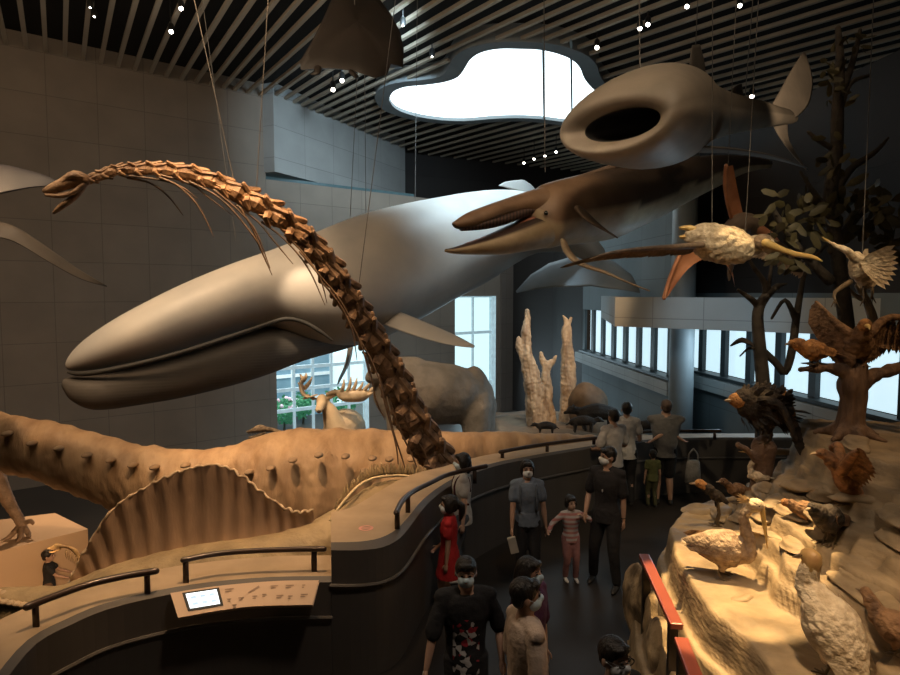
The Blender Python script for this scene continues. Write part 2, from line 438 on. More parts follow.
# floors
par_out = [(-60, 760, .95), (-20, 715, .95), (7, 674, .95), (36, 640, .95), (71, 621, .95), (107, 606, .95), (160, 593, .95), (210, 585, .95), (270, 580, .95), (331, 579, .95)]
bmp_out = [(331, 547, 1.25), (360, 547, 1.25), (383, 544, 1.25), (400, 535, 1.25), (412, 521, 1.25), (425, 504, 1.25), (442, 489, 1.25), (465, 475, 1.23), (495, 464, 1.2), (530, 457, 1.15), (570, 450, 1.1), (610, 444, 1.06), (650, 440, 1.02), (700, 438, 1.0), (770, 438, 1.0), (880, 438, 1.0)]
lo = [atz(*p) for p in cr(par_out, 3)]; bo = [atz(*p) for p in cr(bmp_out, 3)]
def inset(path, ws):
    out = []
    for i, p in enumerate(path):
        t = path[min(i+1, len(path)-1)]-path[max(i-1, 0)]; t.z = 0; t.normalize(); n = V((-t.y, t.x, 0))
        out.append(p+n*(ws(i/(len(path)-1))))
    return out
li = inset(lo, lambda t: .55)
bmp_in = [(331, 512), (350, 508), (365, 500), (378, 492), (390, 485), (403, 478), (420, 472), (442, 467), (465, 460), (495, 453.5), (530, 449), (570, 443.5), (610, 438.5), (650, 435), (700, 433.5), (880, 433.5)]
bi = [atz(*p) for p in cr([(a[0], a[1], b[2]) for a, b in zip(bmp_in, bmp_out)], 3)]
M_parw = mat('dark plaster parapet', (.095, .082, .072), (.078, .068, .06), scale=1.5, rough=.55)
M_sand = mat('sand coloured ledge', (.42, .31, .20), (.34, .25, .16), scale=3, rough=.7, bump=.1)
def parapet(o, i, name):
    g = G(); n = len(o)
    def row(pts, dz=None, z=None): return [V((p.x, p.y, (p.z+dz) if dz is not None else z)) for p in pts]
    lip = [a.lerp(b, .12) for a, b in zip(o, i)]
    g.loft([row(o, z=-.1), row(o, dz=-.03), row(lip, dz=0)], cap=False, closed=False, mi=0)
    g.loft([row(lip, dz=0), row(i, dz=0)], cap=False, closed=False, mi=1)
    g.loft([row(i, dz=0), row(i, z=ZL)], cap=False, closed=False, mi=0)
    for k in (0, n-1): g.add([V((o[k].x, o[k].y, -.1)), V((o[k].x, o[k].y, o[k].z-.03)), lip[k], i[k], V((i[k].x, i[k].y, -.1))], [(0, 1, 2, 3, 4)])
    struct(name, g, [M_parw, M_sand])
    g = G(); gp = []
    for k, p in enumerate(o):
        t = o[min(k+1, n-1)]-o[max(k-1, 0)]; t.z = 0; t.normalize(); q = p+V((t.y, -t.x, 0))*.02
        gp.append(V((q.x, q.y, p.z-.36)))
    g.tube(gp, .018, seg=6)
    struct(name+'_groove', g, mat('groove', (.12, .11, .10), rough=.35))
parapet(lo, li, 'trim_5'); parapet(bo, bi, 'trim_6')
bpy.data.objects['trim_5_groove'].name = 'trim_7'; bpy.data.objects['trim_6_groove'].name = 'trim_8'
g = G(); poly = [(p.x, p.y) for p in lo]+[(p.x, p.y) for p in bo]+[(13, bo[-1].y), (13, -4), (lo[0].x-.5, -4)]
n = len(poly); g.add([V((x, y, 0)) for x, y in poly]+[V((x, y, -.25)) for x, y in poly], [tuple(range(n))]+[(i, (i+1) % n, n+(i+1) % n, n+i) for i in range(n)])
struct('floor', g, M_floor)
g = G(); g.add([(-32, -6, ZL), (18, -6, ZL), (18, 56, ZL), (-32, 56, ZL)], [(0, 1, 2, 3)])
struct('floor_lower', g, M_floorlow)
# right side walls
P1a, P1b = V((5.35, 26.2, 0)), V((6.02, 17.2, 0)); P2a, P2b = V((7.25, 20.5, 0)), V((8.75, 6.5, 0))
g = G(); L1 = (P1b-P1a).length
wall_quad(g, P1a, P1b, ZL, 8, holes=[(.15, L1-.1, 1.32, 2.95)])
uv_wall(struct('wall_right', g, M_wallteal))
L2 = (P2b-P2a).length
g = G(); wall_quad(g, P2a, P2b, ZL, 3.6, holes=[(.2, 10.8, 1.3, 2.85)])
wall_quad(g, P1b, P2a, ZL, 8)
wall_quad(g, P2b, (17, 2), ZL, CEIL); wall_quad(g, (17, 2), (17, -5), ZL, CEIL)
uv_wall(struct('wall_side', g, M_wallteal))
g = G(); wall_quad(g, P2a, P2b, 3.6, 8); wall_quad(g, pend, (5.0, 31.5), ZL, 8); wall_quad(g, (5.0, 31.5), P1a, ZL, 8); wall_quad(g, (17, 43), (17, 2), 4, CEIL)
uv_wall(struct('wall_back', g, M_walldark))
g = G(); wall_quad(g, (-31.5, -5.5), (17, -5.5), ZL, CEIL); uv_wall(struct('wall_rear', g, M_walldark))
M_winlit = mat('bright frosted window', (.8, .9, .95), emis=(.58, .80, .90), est=1.05)
M_mull = mat('dark window posts', (.035, .045, .05), rough=.5)
for wi, (a, b, z0, z1, pitch) in enumerate(((P1a, P1b, 1.32, 2.95, 1.2), (P2a, P2b, 1.3, 2.85, 1.25))):
    d = (b-a).normalized(); Lw = L1-.1 if wi == 0 else 10.8; nb = V((-d.y, d.x, 0))  # away from the hall
    if nb.x < 0: nb = -nb
    g = G(); k = .15
    while k < Lw:
        p = a+d*k+nb*.05; g.beam(p+V((0, 0, z0)), p+V((0, 0, z1)), .10 if wi == 0 else .12, .30 if wi == 0 else .24, up=d); k += pitch
    g.beam(a+d*.1+V((0, 0, z0-.03)), a+d*Lw+V((0, 0, z0-.03)), .35, .08)
    wo = struct('window_%d' % (4+wi), g, [M_mull])
    g = G(); q = nb*.3; g.add([a+d*.1+q+V((0, 0, z0)), a+d*Lw+q+V((0, 0, z0)), a+d*Lw+q+V((0, 0, z1)), a+d*.1+q+V((0, 0, z1))], [(0, 1, 2, 3)])
    part('pane', g, M_winlit, None, (0, 0, 0), smooth=False).parent = wo
    g = G(); g.beam(a-d*.2-nb*.1+V((0, 0, z0-.28)), a+d*(Lw+.1)-nb*.1+V((0, 0, z0-.28)), .3, .36)
    uv_wall(struct('trim_%d' % (9+wi), g, M_fascia))
# balcony fascia
F1 = at(615, 310, 16); F2 = at(905, 310, 12)
g = G(); a = V((F1.x, F1.y, 0)); b = V((F2.x+.6, F2.y-.5, 0)); d = (b-a).normalized(); nb = V((-d.y, d.x, 0)); 
g.prism([a, b, b+nb*.3, a+nb*.3], 2.78, 3.50)
g.prism([a, a+nb*.3+d*.0, a+V((1.35, 6, 0)), a+V((1.05, 6, 0))], 2.78, 3.50)
g.prism([a+nb*.28, b+nb*.28, b+nb*2.0, a+V((1.35, 6, 0))], 2.78, 2.95)
uv_wall(struct('trim_11', g, M_fascia))
# column
g = G(); cc = at(683, 300, 16.9)
ring = lambda z, r: [V((cc.x+r*math.cos(2*math.pi*j/32), cc.y+r*math.sin(2*math.pi*j/32), z)) for j in range(32)]
g.loft([ring(ZL, .31), ring(8.05, .31)])
struct('trim_12', g, mat('smooth grey column', (.24, .28, .30), scale=1, rough=.5), smooth=True)
g = G(); c2 = wl(507); g.prism([c2+nrm*.1-wd*.5, c2+nrm*.1+wd*.6, c2+bk*.5+wd*.6, c2+bk*.5-wd*.5], ZL, 8)
uv_wall(struct('trim_13', g, wall_mat('brown pier', (.16, .13, .11), (.15, .12, .10))))
# ------------------------------------------------------------------ hanging cables
M_cable = mat('steel cable', (.16, .15, .14), rough=.5)
def cable(p, q, lb, grp='suspension cables', r=.008):
    g = G(); g.tube([p, q], r, seg=5); o = part('suspension_cable', g, M_cable, None, (p+q)/2); tag(o, lb, 'cable', grp)
def ring(c, ax, w, u, d, n=28, ex=2.0, flat=0):
    """cross-section ring: c centre, ax axis dir, w half width, u/d half heights up/down"""
    ax = V(ax).normalized(); sd = ax.cross(V((0, 0, 1))).normalized(); up = sd.cross(ax).normalized()
    out = []
    for j in range(n):
        a = 2*math.pi*j/n; cs, sn = math.cos(a), math.sin(a)
        x = math.copysign(abs(cs)**(2/ex), cs); z = math.copysign(abs(sn)**(2/ex), sn)
        out.append(c+sd*x*w+up*z*(u if z > 0 else d))
    return out
def img_loft(g, st, Yof, wf, n=28, k=4, colf=None, ex=2.0, cap=True):
    """st: (px, top, bottom) profile seen from the entrance gallery; Yof(px) depth; wf(s, half height) half width"""
    S = cr([tuple(map(float, s)) for s in st], k)
    cs = []
    for px, a, b in S:
        Y = Yof(px); p, q = at(px, a, Y), at(px, b, Y); cs.append(((p+q)/2, max((p.z-q.z)/2, .004)))
    rings = []; col = []
    for i, (c, h) in enumerate(cs):
        ax = cs[min(i+1, len(cs)-1)][0]-cs[max(i-1, 0)][0]; ax.z *= .35
        s = i/(len(cs)-1); r = ring(c, ax, wf(s, h), h, h, n, ex); rings.append(r)
        if colf: col += [colf(s, j/n, p) for j, p in enumerate(r)]
    g.loft(rings, cap=cap, col=(col or None)); return cs, rings
def yline(p0, p1):
    """plan line between (px,Y) and (px,Y); gives Y for any px on it"""
    a = at(p0[0], 293, p0[1]); b = at(p1[0], 293, p1[1]); d = b-a
    def f(px):
        r = ray(px, 293); k = r.x/r.y
        t = (k*a.y-a.x)/(d.x-k*d.y); return a.y+d.y*t
    return f
# ------------------------------------------------------------------ blue whale
M_whale = mat('pale grey whale skin', (.56, .52, .47), (.42, .40, .38), scale=1.0, rough=.5, bump=.08, bscale=2.5, attr=True, ramp=(.3, .7))
M_wdark = mat('whale mouth line', (.03, .028, .025), rough=.7)
M_eye = mat('glossy black eye', (.01, .01, .01), rough=.15)
yw = yline((65, 12.6), (600, 19.0))
bw = thing('blue_whale', 'huge pale grey whale model hanging across the hall with closed mouth', 'whale', at(300, 300, yw(300)))
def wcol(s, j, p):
    # shade under the whale painted into its skin colour
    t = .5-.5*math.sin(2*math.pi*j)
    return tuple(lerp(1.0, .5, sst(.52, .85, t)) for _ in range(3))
g = G()
body = [(66, 364, 369), (70, 357, 371), (80, 346, 371), (95, 334, 369), (120, 318, 364), (150, 302, 357), (185, 285, 347), (225, 268, 334), (262, 254, 326), (300, 239, 340), (335, 226, 346), (370, 214, 339), (405, 205, 322), (440, 198, 303), (475, 192, 285), (505, 190, 267), (530, 193, 255), (552, 201, 252), (572, 214, 254), (590, 234, 262), (602, 249, 268)]
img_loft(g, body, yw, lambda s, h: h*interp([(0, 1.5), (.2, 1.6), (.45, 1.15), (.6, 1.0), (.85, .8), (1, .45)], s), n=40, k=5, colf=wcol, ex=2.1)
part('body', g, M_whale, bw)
g = G()
jaw = [(62, 380, 386), (66, 378, 392), (74, 376, 401), (88, 373, 408), (105, 370, 409), (140, 363, 404), (180, 352, 397), (225, 338, 386), (262, 328, 375), (300, 322, 361), (340, 320, 350), (380, 316, 337), (405, 305, 322)]
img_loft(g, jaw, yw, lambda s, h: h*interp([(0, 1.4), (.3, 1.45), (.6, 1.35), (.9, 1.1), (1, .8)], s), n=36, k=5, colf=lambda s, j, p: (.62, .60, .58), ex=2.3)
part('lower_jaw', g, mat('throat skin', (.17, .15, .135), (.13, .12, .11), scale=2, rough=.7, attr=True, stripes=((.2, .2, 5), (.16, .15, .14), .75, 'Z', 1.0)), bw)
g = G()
side = V((wd.y, -wd.x, 0))
def wside(px, py, k):
    return at(px, py, yw(px)-k)
ml = [(68, 372.5, .12), (80, 374, .3), (105, 371, .5), (150, 361, .72), (190, 350, .85), (230, 337, .95), (262, 326, 1.0), (285, 319, 1.05), (303, 322, 1.12), (318, 330, 1.25), (332, 340, 1.35)]
g.tube([wside(*m) for m in ml], [.02]+[.045]*9+[.02], seg=8, k=4)
part('mouth_line', g, M_wdark, bw)
g = G(); g.ell(wside(349, 317, 1.45), (.10, .06, .08)); part('eye', g, M_eye, bw)
def fin(pts, root_w, tip_w, nrm_, th, k=4, rw=None):
    """fin along a spine of points, chord direction given per point: pts = (point, chord vector)"""
    st = []; n = len(pts)
    P = cr([tuple(p)+tuple(c) for p, c in pts], k)
    for i, q in enumerate(P):
        s = i/(len(P)-1); p = V(q[:3]); c = V(q[3:6]); st.append((p+c/2, p-c/2, nrm_, th*(1-.85*s)+.005))
    g = G(); g.blade(st); return g
g = fin([(at(374, 312, 14.9), V((0, .3, .30))), (at(395, 320, 14.5), V((.1, .3, .34))), (at(425, 331, 14.2), V((.1, .3, .30))), (at(455, 341, 14.1), V((.1, .25, .18))), (at(474, 347, 14.1), V((.05, .1, .03)))], 0, 0, (.3, -.5, 1), .16)
part('flipper', g, M_whale, bw)
g = fin([(at(350, 350, 18.0), V((0, .9, .7))), (at(345, 368, 18.6), V((.2, .7, .4))), (at(338, 384, 19.0), V((.05, .1, .05)))], 0, 0, (1, -.3, .4), .14)
part('flipper', g, M_whale, bw)
g = fin([(at(519, 191, yw(519)), V((1.2, 1.2, -.1))), (at(520, 184, yw(519)), V((.8, .8, 0))), (at(523, 180, yw(523)), V((.1, .1, 0)))], 0, 0, (1, -1, 0), .1)
part('dorsal_fin', g, M_whale, bw)
# flukes
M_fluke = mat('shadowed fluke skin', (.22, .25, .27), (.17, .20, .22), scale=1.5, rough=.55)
fc = at(594, 262, 25.4)
g = G()
up = (0, -.35, 1)
fo = [(516, 291, 19.6), (530, 276, 19.5), (548, 264, 19.4), (570, 257, 19.2), (594, 254, 19.0), (615, 262, 18.5), (632, 276, 18.0), (640, 291, 17.5)]
fi = [(517, 293, 19.4), (536, 289, 18.9), (556, 287, 18.6), (577, 287, 18.4), (590, 286, 18.2), (604, 288, 17.8), (622, 290, 17.5), (640, 293, 17.3)]
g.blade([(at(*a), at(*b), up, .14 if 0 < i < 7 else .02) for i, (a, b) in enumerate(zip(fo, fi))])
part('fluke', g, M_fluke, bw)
for (px, py, tx) in ((236, 252, 189), (350, 232, 372), (358, 250, 392), (415, 210, 420), (410, 262, 414), (366, 230, 366)):
    p = at(px, py-12, yw(px)); q = ray(tx, 60); q = V((p.x+(tx-px)/60, p.y, CEIL-.3))
    if px in (410, 358): continue
    cable(p, q, 'thin steel cable holding the huge pale grey whale from the ceiling', 'cables holding the blue whale', .008)
# ------------------------------------------------------------------ brown backed whale with open mouth
yb = yline((450, 9.6), (740, 13.0))
M_bw = mat('brown whale skin', (1, 1, 1), (.72, .70, .68), scale=3, rough=.5, bump=.15, bscale=6, attr=True)
w2 = thing('whale', 'dark brown whale model with cream throat and gaping beak-like mouth', 'whale', at(600, 200, yb(600)))
DK = (.075, .052, .038); MB = (.24, .15, .09); CR_ = (.46, .36, .23)
def bcol(s, j, p):
    t = math.sin(2*math.pi*j)   # 1 at top
    n = noise.noise(p*1.3)*.25
    c = CR_ if t+n < -.18 else None
    if c: return c
    w = clamp((.45-s)*3+n*2); return tuple(lerp(a, b, w) for a, b in zip(DK, MB))
g = G()
img_loft(g, [(453, 222, 225), (458, 219, 229), (470, 212, 229), (485, 206, 224), (505, 199, 217), (525, 192, 215), (545, 186, 224), (560, 182, 240)], yb, lambda s, h: h*interp([(0, 1.5), (.5, 1.6), (1, 1.0)], s), n=28, k=4, colf=lambda s, j, p: (MB if math.sin(2*math.pi*j) > -.75 else (.03, .02, .018)))
part('upper_jaw', g, M_bw, w2)
g = G()
img_loft(g, [(446, 249, 252), (455, 247, 254), (475, 240, 255), (495, 232, 255), (515, 223, 253), (532, 215, 250), (550, 208, 247), (570, 203, 243)], yb, lambda s, h: h*interp([(0, 2.2), (.4, 1.6), (1, 1.0)], s), n=28, k=4, colf=lambda s, j, p: (CR_ if math.sin(2*math.pi*j) < .62 else (.05, .03, .025)))
part('lower_jaw', g, M_bw, w2)
g = G()
img_loft(g, [(462, 226, 231), (480, 219, 230), (500, 213, 226), (520, 207, 219), (535, 205, 214)], yb, lambda s, h: h*2.3, n=20)
part('baleen', g, mat('dark baleen', (.035, .022, .018), stripes=((6, 6, 0), (.09, .05, .04), .5, 'X', .5)), w2)
g = G(); img_loft(g, [(466, 243, 246), (485, 236, 241), (505, 228, 234), (530, 214, 222)], yb, lambda s, h: h*3.2)
part('tongue', g, mat('red brown mouth lining', (.26, .10, .07), rough=.4), w2)
g = G()
img_loft(g, [(528, 192, 222), (540, 186, 247), (560, 180, 245.5), (585, 174, 243), (610, 169, 239), (635, 165, 228), (660, 160, 216), (690, 157, 200), (720, 155, 185), (745, 156, 173), (770, 160, 168)], yb, lambda s, h: h*interp([(0, .8), (.2, .95), (1, .7)], s), n=36, k=5, colf=bcol)
part('body', g, M_bw, w2)
def tfin(pts, w0, w1, th, m, root, name, nrm_=(0, -1, .5)):
    g = G(); P = cr([tuple(p) for p in pts], 5); n = len(P); st = []
    for i, p in enumerate(P):
        s = i/(n-1); p = V(p); t = (V(P[min(i+1, n-1)])-V(P[max(i-1, 0)])).normalized(); c = t.cross(V(nrm_)).normalized()*lerp(w0, w1, s)*(.7+.6*math.sin(math.pi*min(1, s*1.3)))
        st.append((p+c/2, p-c/2, nrm_, th*(1-.8*s)+.004))
    g.blade(st); part(name, g, m, root)
M_bfin = mat('tan flipper skin', (.34, .26, .17), (.22, .16, .11), scale=3, rough=.5)
tfin([at(563, 240, 9.9), at(568, 252, 9.7), at(580, 263, 9.5), (at(605, 272, 9.4)), at(630, 283, 9.3), at(650, 291, 9.3)], .13, .03, .05, M_bfin, w2, 'flipper', (0, -.6, 1))
tfin([at(578, 207, 9.75), at(590, 219, 9.6), at(604, 229, 9.5), at(618, 238, 9.4)], .22, .03, .05, mat('brown flipper skin', (.13, .09, .06)), w2, 'flipper', (.3, -.6, 1))
g = G(); g.ell(at(546, 213, yb(546)-.46), .035); part('eye', g, M_eye, w2)
g = G(); g.tube([at(540, 190, yb(540)-.05), at(580, 178, yb(580)-.1), at(640, 158, yb(640)-.1), at(655, 154, yb(655))], [.03, .05, .05, .02], k=3); part('ridge', g, mat('brown ridge', (.2, .14, .1)), w2)
for px, tx in ((545, 538), (690, 693)): cable(at(px, 172 if px < 600 else 162, yb(px)), V((yb(px)*(tx-450)/650, yb(px), CEIL-.3)), 'thin steel cable holding the dark brown whale with gaping mouth', 'cables holding the brown whale')
# ------------------------------------------------------------------ shark with round open mouth
M_shark = mat('grey brown shark skin', (.40, .34, .28), (.30, .26, .22), scale=2, rough=.5, bump=.08, bscale=8, attr=True)
ys = yline((617, 8.2), (790, 12.6))
sh = thing('basking_shark', 'grey shark model overhead with oval gaping mouth facing the hall', 'shark', at(680, 118, 9.5))
def sring(px, cy, half, w, n=40, ex=2.0):
    w *= .8; px += 4
    Y = ys(px); c = at(px, cy, Y); h = half*Y/650; ax = at(790, 118, ys(790))-at(617, 122, 8.2); ax.z = 0
    return ring(c, ax, w, h, h, n, ex)
sec = [(617, 125, 15, .66), (611, 125, 18, .80), (608, 124, 25, .93), (611, 122, 33, 1.03), (618, 120, 40, 1.08), (630, 118, 46, 1.08), (648, 117, 50, 1.02), (668, 116, 47, .84), (685, 115, 38, .62), (700, 114, 29, .46), (718, 114, 22, .34), (738, 114.5, 17, .26), (758, 115, 13, .20), (774, 116, 9, .14), (786, 117, 7, .10), (792, 118, 4, .05)]
P = cr([tuple(map(float, s)) for s in sec], 4); rr = [sring(*p) for p in P]
col = []
for i, r in enumerate(rr):
    for j, p in enumerate(r):
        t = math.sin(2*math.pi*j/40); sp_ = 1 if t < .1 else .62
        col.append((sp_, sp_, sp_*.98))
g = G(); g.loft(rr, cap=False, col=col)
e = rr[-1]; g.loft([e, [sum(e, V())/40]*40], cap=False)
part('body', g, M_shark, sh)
g = G(); inn = [sring(617, 125, 15, .66)]+[sring(617+d, 125, 15-d*.05, .66-d*.005) for d in (8, 18, 30, 44, 60)]
g.loft([list(r) for r in inn], cap=False); e = inn[-1]; g.loft([e, [sum(e, V())/40]*40], cap=False)
part('mouth_cavity', g, mat('dark mouth cavity', (.022, .022, .024), rough=.6), sh)
def fine(pts_lead, pts_trail, nrm_, th, m, root, name, lab=None):
    g = G(); n = len(pts_lead)
    A = cr([tuple(p) for p in pts_lead], 4); B = cr([tuple(p) for p in pts_trail], 4)
    g.blade([(V(a), V(b), nrm_, th*(1-.85*i/(len(A)-1))+.004) for i, (a, b) in enumerate(zip(A, B))]); return part(name, g, m, root, label=lab)
fine([at(688, 84, 9.9), at(689, 65, 9.9), at(692, 45, 9.95)], [at(706, 88, 10.4), at(705, 65, 10.3), at(700, 44, 10.1)], (.7, -.7, 0), .06, mat('dark fin skin', (.10, .09, .08)), sh, 'dorsal_fin')
fine([at(766, 114, 12.1), at(778, 94, 12.3), at(790, 72, 12.6), at(803, 52, 12.9)], [at(796, 118, 12.6), at(809, 104, 12.9), at(813, 80, 13.1), at(806, 54, 13.0)], (.7, -.7, 0), .07, M_shark, sh, 'tail_fin')
fine([at(771, 122, 12.2), at(784, 144, 12.4), at(806, 170, 12.7)], [at(788, 122, 12.5), at(790, 142, 12.6), at(808, 171, 12.8)], (.7, -.7, 0), .05, M_shark, sh, 'tail_fin')
fine([at(692, 146, 8.9), at(735, 149, 9.0), at(775, 156, 9.2), at(807, 167, 9.3)], [at(700, 153, 9.9), at(735, 154, 9.8), at(775, 160, 9.6), at(808, 169, 9.4)], (0, .2, 1), .05, mat('dusky fin skin', (.16, .14, .12)), sh, 'pectoral_fin')
fine([at(725, 98, 11.2), at(733, 88, 11.3), at(740, 84, 11.3)], [at(745, 101, 11.5), at(743, 92, 11.5), at(742, 84, 11.4)], (.7, -.7, 0), .04, mat('dark fin skin', (.10, .09, .08)), sh, 'fin')
g = G(); g.ell(at(690, 118, 8.75), .04); part('eye', g, M_eye, sh)
for k in range(4):
    g = G(); px = 693+k*5
    g.tube([at(px, 97, ys(px)-.55), at(px+2, 115, ys(px)-.66), at(px, 132, ys(px)-.5)], .012, k=3); part('gill_slit', g, mat('gill shadow', (.12, .10, .09)), sh)
for px, tx in ((640, 625), (745, 752)): cable(at(px, 80 if px < 700 else 98, ys(px)), V((ys(px)*(tx-450)/650, ys(px), CEIL-.3)), 'thin steel cable holding the grey shark from the ceiling', 'cables holding the shark')
# ------------------------------------------------------------------ manta ray
M_manta = mat('dark brown ray skin', (.040, .031, .026), (.026, .021, .018), scale=1.5, rough=.5)
mr = thing('manta_ray', 'dark brown manta ray model gliding just under the slatted ceiling', 'ray', at(350, 30, 13.5))
mo = [(331, 2, 13.8), (322, 22, 13.5), (312, 42, 13.2), (300, 62, 13.0), (301, 70, 13.0), (320, 68, 13.0), (340, 69, 13.0), (357, 72, 13.0), (375, 78, 12.9), (387, 75, 13.1), (391, 64, 13.2), (403, 67, 13.2), (404, 50, 13.6), (400, 32, 14.0), (391, 15, 14.5), (378, -2, 14.9), (362, -14, 15.0), (345, -12, 14.4)]
g = G(); O = [at(*p) for p in mo]; cc_ = sum(O, V())/len(O); K = 6
rings = []
for k in range(K, 0, -1):
    s = k/K; rings.append([cc_.lerp(p, s)+V((0, 0, -.35*(1-s*s))) for p in O])
g.loft(rings, cap=False); g.loft([rings[-1], [cc_+V((0, 0, -.36))]*len(O)], cap=False)
rt = [[cc_.lerp(p, k/K)+V((0, 0, .35*(1-(k/K)**2)+.02)) for p in O] for k in range(K, 0, -1)]
g.loft([rings[0]]+rt, cap=False); g.loft([rt[-1], [cc_+V((0, 0, .38))]*len(O)], cap=False)
part('body', g, M_manta, mr)
g = G(); g.tube([at(360, -10, 14.8), at(372, -40, 16), at(380, -70, 17)], [.08, .04, .01], k=3); part('tail', g, M_manta, mr)
for a, b in (((318, 68), (312, 78)), ((352, 72), (356, 82))):
    g = G(); g.tube([at(a[0], a[1], 13), at((a[0]+b[0])/2+2, (a[1]+b[1])/2, 12.9), at(b[0], b[1]-4, 12.9)], [.08, .07, .03], k=3, squash=.5); part('cephalic_fin', g, M_manta, mr)
cable(at(355, 20, 13.6)+V((0, 0, .3)), V((-2, 13.6, CEIL-.3)), 'thin steel cable holding the dark brown manta ray from the ceiling', 'cables holding the manta ray')
# ------------------------------------------------------------------ flipper tips of a whale entering from the left
M_lw = mat('blue grey whale skin', (.030, .028, .036), (.018, .019, .028), scale=2, rough=.5)
lw = thing('humpback_whale', 'whale model mostly outside the left edge, two long fins reaching in', 'whale', at(-180, 210, 8.5))
g = G(); img_loft(g, [(-70, 190, 225), (-100, 165, 250), (-160, 140, 275), (-260, 130, 290), (-380, 140, 280), (-450, 160, 260)], lambda px: 8.5, lambda s, h: h*.9); part('body', g, M_lw, lw)
fine([at(-90, 178, 8.6), at(-20, 166, 8.6), at(5, 165, 8.6), at(30, 171, 8.6), at(47, 176, 8.6), at(61, 184, 8.6)], [at(-90, 200, 8.0), at(-20, 198, 8.0), at(5, 193, 8.1), at(30, 188, 8.3), at(47, 186.5, 8.45), at(61, 186, 8.6)], (0, -.7, 1), .09, M_lw, lw, 'flipper')
fine([at(-90, 200, 7.6), at(-30, 214, 7.7), at(0, 222, 7.8), at(20, 229, 7.8), at(50, 249, 7.9), at(80, 270, 8.0), at(107, 286, 8.1)], [at(-90, 250, 7.3), at(-30, 236, 7.4), at(0, 238, 7.5), at(20, 245, 7.6), at(50, 263, 7.7), at(80, 279, 7.9), at(107, 287, 8.1)], (0, -.5, 1), .05, mat('tan whale skin', (.10, .08, .062), (.06, .048, .04), scale=2, rough=.5), lw, 'flipper')
cable(at(-160, 140, 8.5), V((-6.5, 8.5, CEIL-.3)), 'thin steel cable above the whale at the left edge', 'cables holding the left whale')
# ------------------------------------------------------------------ sauropod model
M_saur = mat('leathery orange brown hide', (.54, .36, .21), (.33, .20, .11), scale=2.2, rough=.6, bump=.5, bscale=7, stretch=(1.6, 1, .45), ramp=(.3, .65))
sp = thing('sauropod_dinosaur', 'long necked orange brown dinosaur model lying across behind the sail backed one', 'dinosaur', (at(310, 480, 10.5).x, 10.5, ZL))
bd = [(-230, 350, 10.6, 26), (-150, 392, 10.6, 27), (-80, 418, 10.6, 28), (0, 441, 10.5, 29), (50, 453, 10.5, 31), (100, 469, 10.5, 33), (150, 483, 10.5, 37), (200, 489, 10.5, 41), (250, 492, 10.5, 53), (300, 487, 10.6, 59), (340, 487, 10.7, 60), (380, 481, 10.8, 53), (420, 470, 10.9, 41), (460, 458, 11.1, 28), (500, 450, 11.3, 19), (540, 446, 11.5, 13), (580, 442, 11.8, 8), (620, 440, 12.1, 4), (648, 439, 12.3, 1.5)]
P = cr([tuple(map(float, b)) for b in bd], 6)
g = G(); rings = []
cs = [at(p[0], p[1], p[2]) for p in P]
for i, p in enumerate(P):
    ax = cs[min(i+1, len(cs)-1)]-cs[max(i-1, 0)]; h = p[3]*p[2]/650
    rings.append(ring(cs[i], ax, h*.82, h, h, 36))
g.loft(rings)
# legs joined into the body
for (px, Y, k) in ((262, 10.2, 1), (285, 11.2, 1), (395, 10.3, 1), (415, 11.3, 1)):
    c = at(px, 500, Y)
    g.tube([c, c+V((.05, 0, -.9)), c+V((-.05, -.05, -1.7)), V((c.x, c.y-.05, ZL+.25)), V((c.x, c.y-.12, ZL+.08))], [.5, .36, .27, .25, .27], seg=16, k=3)
def sdisp(p):
    return noise.noise(V((p.x*4.2, p.y*2, p.z*1.1)))*.05+noise.noise(V((p.x*13+p.z*5, p.y*3, p.z*2.2)))*.03*sst(1.35, .6, p.z)+noise.noise(p*9)*.012
part('body', g, M_saur, sp, vox=.045, it=2, disp=sdisp)
# head outside the frame
g = G(); h0 = at(-230, 350, 10.6); g.ell(h0+V((-.35, 0, .05)), (.55, .26, .27)); g.ell(h0+V((-.75, 0, -.05)), (.3, .2, .16)); part('head', g, M_saur, sp)
M_knob = mat('pale brown knob', (.45, .30, .18), rough=.6)
for kx, ky, Y in ((5, 434, 10.05), (30, 444, 10.05), (57, 449, 10.05), (85, 456, 10.0), (109, 461, 10.0), (131, 466, 10.0), (153, 468, 9.98), (184, 466, 9.95), (205, 470, 9.9), (232, 474, 9.85), (248, 473, 9.8), (270, 469, 9.78), (292, 461, 9.76), (318, 456, 9.78), (345, 457, 9.82), (372, 459, 9.95), (389, 460, 10.05), (411, 460, 10.15), (364, 472, 9.93), (433, 461, 10.4)):
    c = at(kx, ky, Y); g = G(); g.ell(c+V((0, .05, 0)), (.07, .12, .04), seg=10, rings=6); part('knob', g, M_knob, sp)
